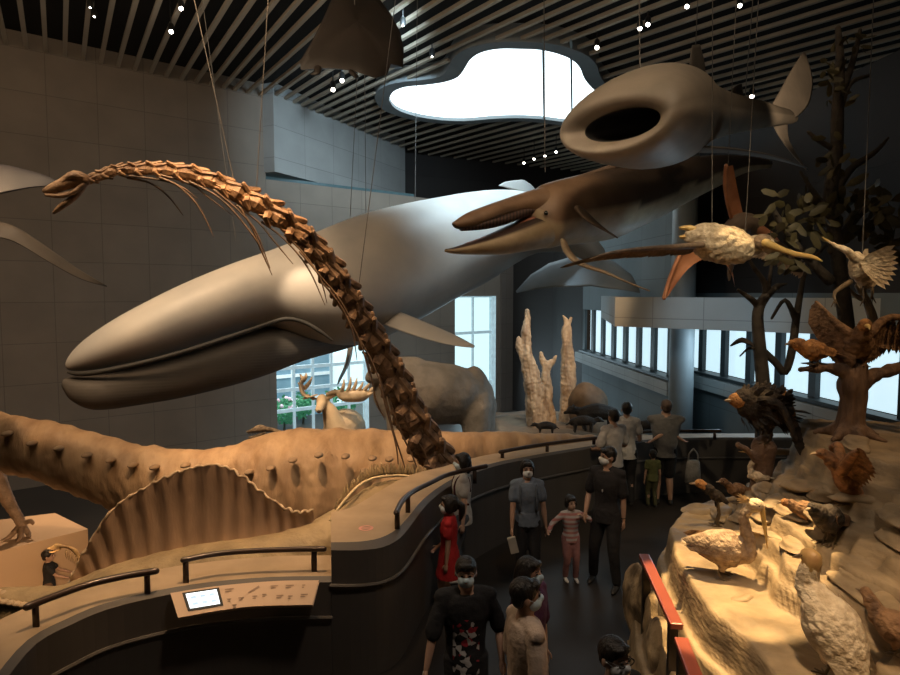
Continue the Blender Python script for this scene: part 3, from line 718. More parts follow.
# ------------------------------------------------------------------ sail backed dinosaur
M_sailm = mat('reddish brown sail skin', (.54, .37, .25), (.38, .26, .18), scale=2.5, rough=.55, bump=.25, bscale=9, stretch=(2, 1, .5), attr=True)
M_green = mat('olive tan hide', (.42, .31, .17), (.27, .20, .11), scale=3, rough=.6, bump=.5, bscale=14)
M_edge = mat('pale sail rim', (.58, .43, .28), rough=.6)
sb = thing('sail_backed_dinosaur', 'dinosaur model with a tall reddish brown ribbed sail standing behind the handrail', 'dinosaur', (at(200, 600, 7.1).x, 7.1, ZL))
bd = [(-130, 640, 7.0, .10), (-60, 620, 6.8, .16), (-10, 610, 6.8, .22), (30, 614, 6.8, .29), (70, 616, 6.9, .36), (120, 602, 7.0, .42), (200, 586, 7.1, .46), (270, 575, 7.25, .46), (310, 558, 7.4, .40), (336, 535, 7.6, .30), (358, 514, 7.85, .23), (380, 500, 8.1, .22), (402, 497, 8.5, .22), (418, 506, 8.8, .21), (427, 519, 9.0, .18)]
P = cr([tuple(map(float, b)) for b in bd], 5); cs = [at(p[0], p[1], p[2]) for p in P]; g = G()
g.loft([ring(cs[i], cs[min(i+1, len(cs)-1)]-cs[max(i-1, 0)], p[3]*.85, p[3], p[3], 28) for i, p in enumerate(P)])
g.ell(cs[-1]+V((.0, .05, -.1)), (.17, .2, .15)); g.ell(cs[-1]+V((.0, .2, -.3)), (.1, .12, .25))
for px, Y in ((90, 6.95), (105, 7.4), (285, 7.05), (300, 7.55)):
    c = at(px, 610, Y); g.tube([c, c+V((.1, 0, -.8)), c+V((-.08, 0, -1.6)), V((c.x, c.y, ZL+.12)), V((c.x+.2, c.y-.1, ZL+.06))], [.32, .24, .16, .13, .1], seg=12, k=3)
part('body', g, M_green, sb, vox=.03, it=3, disp=lambda p: noise.noise(p*7)*.016)
top = [(60, 600), (66, 588), (73, 573), (82, 555), (92, 538), (105, 518), (122, 502), (140, 491), (160, 480), (180, 472), (200, 467), (217, 466), (232, 471), (248, 482), (262, 494), (275, 503), (287, 510), (300, 513), (312, 511)]
bot = [(64, 608), (74, 606), (84, 604), (96, 601), (108, 598), (122, 595), (138, 592), (154, 588), (170, 585), (186, 581), (202, 577), (218, 573), (234, 569), (250, 565), (265, 561), (279, 556), (292, 550), (303, 543), (313, 533)]
T = cr(top, 5); B = cr(bot, 5); g = G(); n = len(T); rows = []; col = []
NV = 14
for i in range(n):
    s = i/(n-1); rib = math.sin(s*math.pi*2*17); r = []
    for k in range(NV+1):
        t = k/NV; px = lerp(B[i][0], T[i][0], t); py = lerp(B[i][1], T[i][1], t); Y = lerp(6.95, 7.42, s)
        p = at(px, py, Y); p.y += rib*.017*min(1, t*3)+.05*math.sin(t*3); r.append(p)
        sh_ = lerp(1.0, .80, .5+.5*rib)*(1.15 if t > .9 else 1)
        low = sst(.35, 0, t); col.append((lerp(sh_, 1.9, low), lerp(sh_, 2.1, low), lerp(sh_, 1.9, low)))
    rows.append(r)
g.loft(rows, cap=False, closed=False, col=col)
g2 = G(); g2.loft([[p+V((0, .045, 0)) for p in r] for r in rows], cap=False, closed=False, col=col); g.merge(g2)
part('sail', g, M_sailm, sb)
g = G(); g.tube([r[-1]+V((0, .02+.02*math.sin(i*1.9), .012*math.sin(i*2.2))) for i, r in enumerate(rows)], .017, seg=6, k=2); part('sail_rim', g, M_edge, sb)
g = G()
crest = [(330, 520, 7.45), (350, 494, 7.65), (366, 481, 7.9), (384, 476.5, 8.1), (405, 476, 8.35), (425, 480, 8.6)]
g.tube([at(*p) for p in crest], .018, k=4); part('crest_ridge', g, mat('pale crest', (.75, .6, .36)), sb)
g = G(); Pn = cr(crest, 6)
for i, p in enumerate(Pn[2:]):
    c = at(*p)+V((0, .12, .02)); g.tube([c, c+V((R.uniform(-.02, .02), 0, .10+.03*R.random()))], [.035, .006], seg=6)
part('neck_spines', g, M_green, sb)
g = G()
for row in range(2):
    for i in range(11):
        c = at(-14+i*6.2, 590+i*1.0+row*9+(4 if i > 6 else 0), 6.75-row*.14); g.ell(c, (.045, .05, .03), seg=8, rings=5)
part('tail_scutes', g, M_edge, sb)
# ------------------------------------------------------------------ dinosaur neck skeleton
M_bone = mat('brown fossil bone', (.42, .25, .13), (.17, .09, .045), scale=9, rough=.55, bump=.35, bscale=25)
M_boneshade = mat('shaded fossil bone', (.27, .17, .10), (.08, .045, .025), scale=9, rough=.6, bump=.35, bscale=25)  # same bone darkened, shade on the lower neck put into the colour
sk = thing('dinosaur_skeleton', 'arched brown dinosaur neck skeleton with a small skull held high', 'skeleton', (at(440, 460, 9.4).x, 9.4, ZL))
pth = [(86, 181, 7.4, 4.5), (98, 177, 7.4, 5.5), (112, 172, 7.4, 6), (128, 170, 7.45, 6.5), (146, 170, 7.5, 7.5), (166, 171, 7.55, 8.5), (188, 174, 7.6, 9.5), (212, 182, 7.7, 10), (236, 193, 7.8, 11), (258, 205, 7.9, 12), (280, 219, 8.0, 12.5), (301, 236, 8.15, 13), (319, 256, 8.3, 14), (334, 278, 8.4, 14), (347, 300, 8.55, 14.5), (360, 321, 8.7, 15), (373, 343, 8.85, 15), (386, 366, 9.0, 16), (398, 392, 9.1, 17), (410, 418, 9.2, 18), (424, 443, 9.35, 19), (440, 466, 9.5, 19), (452, 495, 9.6, 19)]
PP = [at(a, b, c) for a, b, c, _ in pth]; rad = [r*c/650 for _, _, c, r in pth]
for i in range(len(PP)-1):
    a, b = PP[i], PP[i+1]; t = (b-a).normalized(); L_ = (b-a).length; r = (rad[i]+rad[i+1])/2*1.18
    up = V((0, 0, 1)) if i < 9 else V((.7, 0, .6)); sd = t.cross(up).normalized(); up = sd.cross(t).normalized()
    g = G(); rj = lambda: R.uniform(.85, 1.15)
    a0 = a+t*L_*.06; b0 = b-t*L_*.06
    g.tube([a0, a0.lerp(b0, .25), a0.lerp(b0, .55), b0], [r*.62*rj(), r*.46, r*.48, r*.70*rj()], seg=9)
    m = a.lerp(b, .5)
    # neural arch and spine, zygapophyses, transverse processes
    g.tube([m+up*r*.2, m+up*r*.6-t*L_*.15, m+up*r*.85*rj()+t*L_*.22], [r*.5, r*.42, r*.26], seg=6, squash=.8)
    for s_ in (-1, 1):
        g.tube([m+up*r*.4+sd*s_*r*.2, b+up*r*.62+sd*s_*r*.42+t*L_*.12], [r*.28, r*.2], seg=6)
        g.tube([m+up*r*.4+sd*s_*r*.2, a+up*r*.75+sd*s_*r*.45+t*L_*.1], [r*.26, r*.18], seg=6)
        g.tube([m+sd*s_*r*.2, m+sd*s_*r*.85-up*r*.35*rj(), m+sd*s_*r*.7-up*r*.7+t*L_*.25], [r*.32, r*.26, r*.16], seg=6)
    for q_ in range(5):
        an_ = R.uniform(0, 2*math.pi); o_ = (up*math.cos(an_)+sd*math.sin(an_))*r*.5; p_ = a.lerp(b, R.uniform(.15, .85))+o_
        g.tube([p_-t*L_*.3+o_*R.uniform(-.2, .5), p_, p_+t*L_*.3+o_*R.uniform(-.2, .6)], [r*.08, r*.2, r*.06], seg=5)
    part('vertebra', g, M_bone if i < 11 else M_boneshade, sk, smooth=False)
g = G()
def sk3(pts, r, **k): g.tube([at(x, y, Y) for x, y, Y in pts], r, **k)
# skull: snout, brow, cheek bars
sk3([(44, 191, 7.3), (52, 189, 7.32), (64, 184, 7.34), (76, 179, 7.36), (86, 180, 7.38)], [.02, .045, .055, .075, .05], k=3, seg=10, squash=1.3)
sk3([(64, 181, 7.3), (70, 177, 7.3), (76, 176, 7.3), (83, 178, 7.34)], [.02, .035, .035, .02], k=3)
sk3([(46, 195, 7.3), (60, 196, 7.3), (72, 193, 7.3), (84, 184, 7.36)], [.018, .025, .025, .03], k=3)
sk3([(46, 194, 7.42), (60, 195, 7.42), (72, 192, 7.42), (84, 183, 7.42)], [.018, .025, .025, .03], k=3)
sk3([(55, 196, 7.35), (70, 193, 7.35)], [.05, .05], squash=.4)
part('skull', g, M_bone, sk)
g = G(); sk3([(55, 212, 7.33), (62, 206, 7.34), (72, 199, 7.36), (81, 190, 7.38), (86, 184, 7.4)], [.03, .05, .05, .045, .03], k=3, squash=.7); part('mandible', g, M_bone, sk)
M_rib = mat('dark cervical ribs', (.16, .10, .06), (.10, .06, .035), scale=6, rough=.5)
ribs = [[(128, 178), (150, 183), (168, 196), (183, 215)], [(130, 176), (160, 180), (180, 186), (198, 199)], [(160, 178), (178, 186), (198, 206), (214, 237)],
        [(160, 175), (190, 184), (212, 200), (232, 215)], [(190, 182), (215, 195), (235, 213), (256, 240), (260, 250)], [(214, 190), (240, 212), (256, 232), (270, 268)],
        [(236, 205), (258, 222), (274, 241), (293, 264)], [(240, 208), (252, 228), (262, 252), (272, 275)], [(262, 222), (285, 240), (308, 268), (325, 305)], [(285, 235), (305, 255), (320, 278), (327, 303)],
        [(300, 252), (322, 278), (340, 300), (352, 322)], [(322, 282), (340, 305), (352, 330), (357, 360)], [(335, 300), (352, 325), (363, 350), (371, 384)], [(345, 315), (360, 340), (372, 362), (384, 392)],
        [(385, 395), (393, 430), (401, 455), (408, 478)], [(388, 395), (400, 430), (412, 455), (422, 480)], [(395, 400), (410, 430), (424, 452), (434, 478)], [(380, 385), (388, 415), (396, 445), (399, 472)], [(365, 355), (372, 380), (376, 400), (385, 420)]]
for rb in ribs:
    g = G(); Y0 = interp([(80, 7.35), (200, 7.6), (300, 8.05), (360, 8.55), (400, 9.0)], rb[0][0]); n_ = len(rb)
    dy = R.uniform(-.12, .05)
    g.tube([at(x, y, Y0+dy+.05*i) for i, (x, y) in enumerate(rb)], [.016]+[.012]*(n_-2)+[.005], k=4, seg=6); part('cervical_rib', g, M_rib, sk)
g = G(); e = PP[-1]; g.tube([e+V((.02, .12, .1)), e+V((.05, .12, 0)), V((e.x+.05, e.y+.1, ZL))], .035); g.tube([PP[i]+V((.05, .12, -.0)) for i in range(10, len(PP))], .022, k=2)
part('support_post', g, M_steel, sk)
for px, py, tx, ty in ((236, 190, 187, 60), (256, 196, 268, 70), (357, 300, 390, 120)):
    Y = interp([(200, 7.7), (260, 7.9), (360, 8.7)], px); p = at(px, py, Y); q = V((p.x+(tx-px)*.03, Y+.6, CEIL-.3)); cable(p, q, 'thin steel cable rising from the arched neck skeleton to the ceiling', 'cables holding the neck skeleton', .006)
# ------------------------------------------------------------------ plinth on the left, clawed foot, small skeletons, child below
M_plinth = mat('warm lit plywood plinth', (.62, .43, .27), (.56, .38, .24), scale=1, rough=.6)
g = G()
pq = [atz(55, 513, -.75), atz(88, 529, -.75)]
zt = -.75; a, b = pq; d = (b-a); pl = [(a.x, a.y), (b.x, b.y), (b.x-5.2, b.y-3.0), (a.x-5.2, a.y-1.6)]
c1 = atz(-60, 566, zt); c0 = atz(-60, 527, zt)
pl = [(a.x, a.y), (c0.x, c0.y), (c1.x, c1.y), (b.x, b.y)]
g.prism(pl, -2.15, zt)
o = part('display_plinth', g, M_plinth, None, (a.x-1, a.y-1, ZL), smooth=False, bevel=.01); tag(o, 'large pale wooden plinth at the far left carrying a clawed leg', 'plinth')
g = G(); pl2 = [(p[0]*.98+.1, p[1]-.1) for p in pl]; pl2[2] = (pl2[2][0], pl2[2][1]-.6); pl2[3] = (pl2[3][0]+.5, pl2[3][1]-.7); pl2[0] = (pl2[0][0]+.7, pl2[0][1]+.1)
g.prism(pl2, ZL, -2.15); o = part('plinth_step', g, M_plinth, None, (a.x-1, a.y-1, ZL), smooth=False); tag(o, 'low pale step running around the foot of the wooden plinth', 'step')
M_claw = mat('grey brown scaly leg', (.34, .22, .14), (.2, .13, .08), scale=8, rough=.6, bump=.3)
Yf = 9.6
def fp(x, y, dY=0): return at(x, y, Yf+dY)
base = fp(20, 537); 
tl = thing('dinosaur', 'dinosaur model cut off by the left edge, one clawed leg on the plinth', 'dinosaur', (base.x, base.y, zt))
def onp(x, y):  # point on plinth top
    p = atz(x, y, zt); return p
f0 = onp(20, 536); Yf = f0.y
g = G()
g.tube([at(-25, 455, Yf), at(-8, 475, Yf), at(3, 492, Yf), at(12, 508, Yf), at(20, 521, Yf), at(22, 528, Yf)], [.30, .20, .13, .10, .085, .09], seg=12, k=3)
for x, y in ((9, 540), (20, 541), (29, 537)):
    p = onp(x, y); m = at(22, 527, Yf).lerp(p, .5)+V((0, 0, .05)); g.tube([at(21, 526, Yf), m, p+V((0, 0, .045)), p+V(((x-20)*.008, -.1, .03))], [.07, .055, .045, .015], seg=9, k=3)
g.tube([at(20, 524, Yf), at(31, 521, Yf), at(33, 524, Yf)], [.05, .045, .03], k=2)
part('leg', g, M_claw, tl, vox=.018, it=2, disp=lambda p: noise.noise(p*22)*.008)
g = G(); g.tube([at(-25, 452, Yf), at(-60, 440, Yf), at(-120, 445, Yf), at(-190, 470, Yf)], [.35, .6, .5, .2], seg=16, k=4)
l2 = onp(-90, 560); g.tube([at(-80, 450, Yf), at(-95, 490, Yf), V((l2.x, l2.y, zt+.3)), V((l2.x, l2.y-.15, zt+.05))], [.35, .2, .11, .08], k=3)
part('body', g, M_claw, tl)
# golden jaw + dark small skeleton beside plinth
def beast_skull(loc, s, yaw, name, lb, m, grp=None):
    t = thing(name, lb, 'skeleton', (loc.x, loc.y, ZL), grp); M = Matrix.Translation(loc)@Matrix.Rotation(yaw, 4, 'Z')@Matrix.Scale(s, 4)
    g = G(); g.tube([(-.5, 0, .05), (-.2, 0, .12), (.1, 0, .22), (.4, 0, .18)], [.05, .12, .18, .12], k=3)
    for k in range(5): g.tube([(-.45+k*.12, .05, 0), (-.45+k*.12, .05, -.12)], [.03, .005], seg=5)
    part('skull', g.xf(M), m, t)
    g = G(); g.tube([(-.42, 0, -.22), (-.1, 0, -.16), (.3, 0, .02)], [.04, .07, .07], k=3); part('mandible', g.xf(M), m, t)
    g = G(); g.tube([(.4, 0, .18), (.8, .05, .1), (1.2, .1, -.2), (1.5, .1, -.9)], [.12, .1, .14, .14], k=4)
    for k in range(7):
        c = V((.7+k*.13, .08, .0-k*.09))
        g.tube([c, c+V((0, -.25, -.2)), c+V((.05, -.2, -.6))], [.03, .03, .012], k=2); g.tube([c, c+V((0, 0, .2))], [.03, .01])
    part('spine', g.xf(M), m, t)
    g = G(); l = M@V((1.45, .1, -.8)); g.tube([l, V((l.x, l.y, ZL))], .03); part('support_post', g, M_steel, t)
M_gold = mat('golden lit bone', (.62, .42, .2), (.3, .18, .08), scale=12, rough=.35)
beast_skull(at(56, 549, 9.0), .22, 0, 'small_dinosaur_skeleton', 'small dark skeleton with golden open jaw in front of the wooden plinth', M_gold)
beast_skull(at(258, 433, 12.6), .42, 0, 'animal_skeleton', 'small bony animal head rising above the long necked dinosaur back', mat('mottled bone', (.40, .30, .2), (.12, .08, .05), scale=14))
# ------------------------------------------------------------------ giant stag
M_deer = mat('pale fawn coat', (.75, .58, .38), (.62, .45, .28), scale=4, rough=.7, bump=.2)
M_antl = mat('pale antler', (.70, .55, .38), (.52, .38, .24), scale=8, rough=.5)
Yd = 14.6
dz = -1.25
dr = thing('giant_stag', 'pale stag model with huge palmate antlers in front of the window', 'deer', (at(345, 430, Yd).x, Yd, dz))
def dp(x, y, d=0): return at(x, y, Yd+d)
g = G()
g.tube([dp(325, 404), dp(330, 412), dp(334, 424), dp(340, 436)], [.12, .18, .24, .3], k=3, seg=16)          # neck
g.ell(dp(322, 401, -.05), (.13, .17, .16)); g.tube([dp(322, 402, -.1), dp(319, 410, -.38)], [.12, .085], seg=12)   # head, muzzle
g.tube([dp(313.5, 398.5), dp(309, 397)], [.05, .02]); g.tube([dp(330, 397), dp(336, 395)], [.06, .03])
g.tube([dp(338, 434, .1), dp(344, 428, .5), dp(347, 428, 1.1), dp(347, 431, 1.7)], [.38, .44, .46, .40], k=3, seg=18)
for x, d in ((336, 0.05), (350, .1), (340, 1.6), (354, 1.6)):
    c = dp(x, 436, d); g.tube([c, c+V((0, .03, -.6)), V((c.x, c.y, dz+.5)), V((c.x, c.y-.03, dz+.03))], [.2, .11, .06, .07], k=3)
part('body', g, M_deer, dr, vox=.025, it=3)
for s_ in (-1, 1):
    g = G()
    if s_ < 0:
        beam_ = [(316, 395), (308, 397), (303, 393), (301, 384), (303, 378)]; tines = [((302, 382), (300, 374)), ((304, 380), (306, 373)), ((303, 388), (298, 383)), ((308, 396), (303, 399)), ((305, 388), (312, 377))]
        pts = [dp(x, y, -.1) for x, y in beam_]; g.tube(pts, [.05, .07, .12, .13, .05], k=4, squash=.35)
    else:
        beam_ = [(328, 394), (336, 392), (344, 396), (352, 396), (362, 395), (370, 393)]; tines = [((341, 393), (344, 379)), ((347, 393), (351, 377)), ((352, 392), (357, 378)), ((357, 392), (363, 382)), ((363, 391), (370, 382)), ((368, 393), (376, 384)), ((366, 396), (374, 391))]
        pts = [dp(x, y, -.05) for x, y in beam_]; g.tube(pts, [.05, .06, .13, .15, .15, .06], k=4, squash=.8, up=(0, 1, 0.2))
    for a_, b_ in tines: g.tube([dp(*a_, -.05), dp((a_[0]+b_[0])/2+1, (a_[1]+b_[1])/2, -.12), dp(*b_, -.08)], [.05, .04, .012], k=3, seg=7)
    part('antler', g, M_antl, dr)
for x, d in ((318, -.17), (325, -.15)):
    g = G(); g.ell(dp(x, 401, d), .022, seg=8, rings=6); part('eye', g, M_eye, dr)
g = G(); g.ell(dp(319, 411.5, -.45), (.045, .03, .03)); part('nose', g, M_wdark, dr)
g = G(); c = at(345, 430, Yd+.8); g.box((c.x, c.y, (dz+ZL)/2), (1.7, 3.2, dz-ZL)); o = part('display_plinth', g, M_plinth, None, (c.x, c.y, ZL), smooth=False); tag(o, 'plinth under the pale stag beside the window', 'plinth')
# ------------------------------------------------------------------ grey hornless rhino
M_rhino = mat('grey brown wrinkled hide', (.34, .30, .26), (.22, .20, .175), scale=3, rough=.7, bump=.6, bscale=9, attr=False)
Yr = 13.2; rz = -1.6
rh = thing('giant_rhino', 'massive grey hornless rhino model behind the neck skeleton', 'rhinoceros', (at(440, 400, Yr).x, Yr, rz))
def rp(x, y, d=0): return at(x, y, Yr+d)
g = G()
g.tube([rp(405, 392), rp(425, 393, .1), rp(450, 394, .3), rp(470, 398, .5)], [.68, .66, .64, .54], k=3, seg=20)
g.ell(rp(408, 376), (.5, .42, .42)); g.ell(rp(474, 390, .5), (.34, .45, .50))
g.tube([rp(400, 385, -.05), rp(388, 377, -.15), rp(380, 371, -.25)], [.5, .34, .24], k=3, seg=16)       # neck
g.ell(rp(379, 372, -.28), (.24, .22, .2)); g.tube([rp(378, 371, -.3), rp(371, 377, -.45)], [.17, .13], seg=12)
for s_, dx in ((-1, -.0), (1, .12)): g.tube([rp(383, 365, -.2+s_*.15), rp(386, 355, -.2+s_*.2)], [.05, .03])
for x, d in ((402, -.25), (408, .4), (476, .2), (481, .9)):
    c = rp(x, 405, d); g.tube([c, V((c.x, c.y, c.z-.9)), V((c.x, c.y, rz+.35)), V((c.x, c.y-.04, rz+.06))], [.36, .27, .22, .25], k=3, seg=14)
g.tube([rp(486, 392, .7), rp(489, 410, .75), rp(489, 425, .75)], [.05, .03, .02])
part('body', g, M_rhino, rh, vox=.04, it=4, disp=lambda p: noise.noise(p*3)*.03)
for d_ in (-.52, -.05):
    g = G(); g.ell(rp(377, 370, d_), .025, seg=8, rings=6); part('eye', g, M_eye, rh)
g = G(); c = rp(446, 400, .35); g.box((c.x, c.y, (rz+ZL)/2), (2.9, 2.2, rz-ZL)); o = part('display_plinth', g, M_parw, None, (c.x, c.y, ZL), smooth=False); tag(o, 'dark plinth under the grey rhino', 'plinth')
# ------------------------------------------------------------------ railings, sign, sticker
M_rail = mat('dark bronze handrail', (.075, .048, .036), (.05, .033, .026), rough=.3, metal=.3, spec=.6)
def rail(pts, zs, posts, lb, r=.026, zb=.95):
    P = [atz(x, y, z) for (x, y), z in zip(pts, zs)]
    t = thing('handrail', lb, 'handrail', (P[0].x, P[0].y, zb), 'handrails on the parapet')
    g = G(); g.tube(P, r, k=4, seg=10); part('rail', g, M_rail, t)
    Q = cr([tuple(p) for p in P], 8)
    for s_ in posts:
        p = V(Q[int(s_*(len(Q)-1))]); g = G(); g.beam(p, V((p.x, p.y, zb)), .05, .014, up=(0, 1, 0)); part('post', g, M_rail, t)
def nudge(x, y): return (x, y)
rail([(27, 607), (55, 596), (90, 584), (125, 576), (156, 571)], [1.14]*5, (.1, .92), 'short curved handrail at the lower left under the sail', .03)
rail([(183, 560), (215, 554), (250, 551), (290, 549.5), (324, 549)], [1.17]*5, (.06, .93), 'curved handrail above the sloping information panel')
rail([(396, 513), (403, 500), (414, 491), (430, 483), (450, 474), (486, 466)], [1.44]*6, (.05, .32, .93), 'curved handrail on the raised corner of the parapet', .028, 1.25)
rail([(500, 452), (530, 446.5), (565, 441.5), (600, 437.5)], [1.27, 1.25, 1.23, 1.2], (.05, .5, .95), 'long handrail along the parapet behind the woman in blue', .028, 1.1)
rail([(618, 434.5), (650, 431.5), (690, 431), (720, 431)], [1.19, 1.18, 1.18, 1.18], (.05, .5, .95), 'far handrail in front of the man in the grey shirt', .028, 1.03)
g = G(); cols = [(175, 588, 183, 612), (210, 582.5, 217, 606), (247, 578.5, 250, 601.5), (284, 576, 283, 600), (321, 575.5, 315, 599.5)]
M_sign = mat('pale tan sign board', (.52, .37, .26), (.48, .34, .23), scale=1, rough=.6)
tp = []; bt_ = []
for a_, b_, c_, d_ in cols: tp.append(atz(a_, b_, .955)-V((0, .10, 0))); bt_.append(atz(c_, d_, .84)-V((0, .10, 0)))
tp = [V(p) for p in cr([tuple(p) for p in tp], 4)]; bt_ = [V(p) for p in cr([tuple(p) for p in bt_], 4)]
sg = thing('information_panel', 'curved tan information board with a small lit screen on the parapet', 'sign', tp[8])
g.loft([tp, bt_, [p+V((0, .02, -.03)) for p in bt_], [p+V((0, .02, -.03)) for p in tp]], cap=False, closed=False); part('board', g, M_sign, sg, smooth=False)
def onsign(u, v, off=.006):
    x = u*(len(tp)-1); i = min(int(x), len(tp)-2); f = x-i; a_ = tp[i].lerp(tp[i+1], f); b_ = bt_[i].lerp(bt_[i+1], f)
    n_ = (bt_[i]-tp[i]).cross(tp[i+1]-tp[i]).normalized(); n_ = n_ if n_.z > 0 else -n_
    return a_.lerp(b_, v)+n_*off
def patch(u0, u1, v0, v1, off): return [onsign(u0, v0, off), onsign(u1, v0, off), onsign(u1, v1, off), onsign(u0, v1, off)]
g = G(); g.add(patch(.095, .335, .08, .84, .004), [(0, 1, 2, 3)]); part('screen_bezel', g, mat('black bezel', (.02, .02, .02)), sg, smooth=False)
g = G(); g.add(patch(.115, .315, .16, .76, .008), [(0, 1, 2, 3)]); part('screen', g, mat('lit screen', (.8, .9, 1), (.5, .62, .78), scale=30, emis=(.85, .94, 1), est=1.6), sg, smooth=False)
g = G()
for u in (.155, .215, .275):
    for v in (.36, .62): g.add(patch(u-.018, u+.018, v-.07, v+.05, .010), [(0, 1, 2, 3)])
part('screen_icons', g, mat('screen icons', (.35, .48, .62), emis=(.45, .6, .78), est=1.0), sg, smooth=False)
g = G()
for u, v, L_ in ((.37, .2, .06), (.37, .62, .03), (.40, .88, .03), (.45, .62, .04), (.55, .6, .035), (.62, .55, .03), (.68, .22, .05), (.78, .22, .05), (.72, .62, .05), (.80, .66, .03), (.88, .22, .02), (.88, .6, .05)):
    for k in range(2): g.add(patch(u, u+L_*(1-.3*k), v-.02+k*.09, v+.015+k*.09, .006), [(0, 1, 2, 3)])
q = [onsign(.52, .42, .006), onsign(.60, .16, .006), onsign(.605, .24, .006), onsign(.525, .46, .006)]; g.add(q, [(0, 1, 2, 3)])
part('print', g, mat('brown print', (.30, .20, .14)), sg, smooth=False)
g = G(); c = atz(366, 528, 1.256); n_ = 20
g.add([c+V((.075*math.cos(2*math.pi*k/n_), .075*math.sin(2*math.pi*k/n_), 0)) for k in range(n_)]+[c+V((.05*math.cos(2*math.pi*k/n_), .05*math.sin(2*math.pi*k/n_), 0)) for k in range(n_)], [(k, (k+1) % n_, n_+(k+1) % n_, n_+k) for k in range(n_)])
g.add([c+V((x*.05, y*.014, .0)) for x, y in ((-1, -1), (1, -1), (1, 1), (-1, 1))], [(0, 1, 2, 3)])
o = part('floor_sticker', g, mat('pinkish red sticker', (.70, .34, .26), emis=(.5, .2, .15), est=.12), None, c, smooth=False); tag(o, 'small round pinkish red ring sticker on the parapet corner ledge', 'sticker')
# ------------------------------------------------------------------ tree trunk group on a sandy mound
M_trunk = mat('golden brown bare wood', (.50, .36, .22), (.30, .20, .12), scale=4, rough=.75, bump=.5, bscale=10, stretch=(2, 2, .5))
M_mound = mat('sandy ground', (.17, .115, .065), (.11, .075, .045), scale=3, rough=.8, bump=.2)
Yt = 17.5
def tq(x, y, d=0): return at(x, y, Yt+d)
zg = tq(560, 427).z
g = G()
NX, NY = 40, 24
vs = []; fs = []
x0_, x1_, y0_, y1_ = 1.2, 5.3, 14.6, 20.5
for i in range(NX+1):
    for j in range(NY+1):
        x = lerp(x0_, x1_, i/NX); y = lerp(y0_, y1_, j/NY); e_ = min(i/NX, 1-i/NX, j/NY, 1-j/NY)
        z = zg-.05+.18*sst(0, .5, e_)+.12*noise.noise(V((x, y, 0))*.9); vs.append((x, y, z if e_ > 0 else ZL))
for i in range(NX):
    for j in range(NY): a_ = i*(NY+1)+j; fs.append((a_, a_+1, a_+NY+2, a_+NY+1))
g.add(vs, fs); o = part('sandy_mound', g, M_mound, None, (3, 17.5, ZL)); tag(o, 'sandy display mound carrying three bare tree trunks', 'mound')
def trunk(stems, lb, m=M_trunk, name='dead_tree', grp='bare dead trees'):
    b_ = stems[0][0][0]; t = None; g = G()
    for pts, r in stems: g.tube(pts, r, k=4, seg=12)
    o = part(name, g, m, None, (b_.x, b_.y, zg-.1), vox=.022, it=2, disp=lambda p: noise.noise(V((p.x*6, p.y*6, p.z*2.5)))*.06+noise.noise(p*15)*.018); tag(o, lb, 'dead tree', grp)
trunk([([tq(540, 430, 0), tq(537, 410), tq(533, 385), tq(529, 366), tq(526, 345), tq(527, 325), tq(527, 311)], [.34, .30, .25, .21, .14, .10, .06]), ([tq(531, 370), tq(523, 355), tq(519, 345), tq(518, 337)], [.18, .13, .10, .04]), ([tq(532, 385), tq(536, 375), tq(534, 368)], [.1, .1, .04])], 'tallest grey brown trunk with a forked top, left of the three')
trunk([([tq(549, 428, .2), tq(548, 405, .2), tq(546, 385, .2), tq(546, 365, .2)], [.2, .17, .15, .12]), ([tq(546, 368, .2), tq(543, 360, .2), tq(541, 353, .2)], [.11, .07, .03]), ([tq(547, 369, .2), tq(552, 362, .2), tq(556, 356, .2)], [.11, .08, .04])], 'short trunk with a two pronged broken top, middle of the three')
trunk([([tq(568, 424, .3), tq(568, 400, .3), tq(568, 375, .3), tq(567, 350, .3), tq(567, 330, .3), tq(566, 322, .3)], [.25, .22, .21, .17, .14, .08]), ([tq(567, 326, .3), tq(564, 318, .3), tq(562, 315, .3)], [.1, .07, .04]), ([tq(567, 328, .3), tq(570, 321, .3), tq(571, 318, .3)], [.08, .05, .03]), ([tq(568, 370, .3), tq(575, 368, .3)], [.1, .05])], 'straight pale trunk with stubby knots, right of the three')
M_blackfur = mat('dark animal fur', (.035, .028, .024), (.02, .016, .014), scale=10, rough=.7, bump=.4)
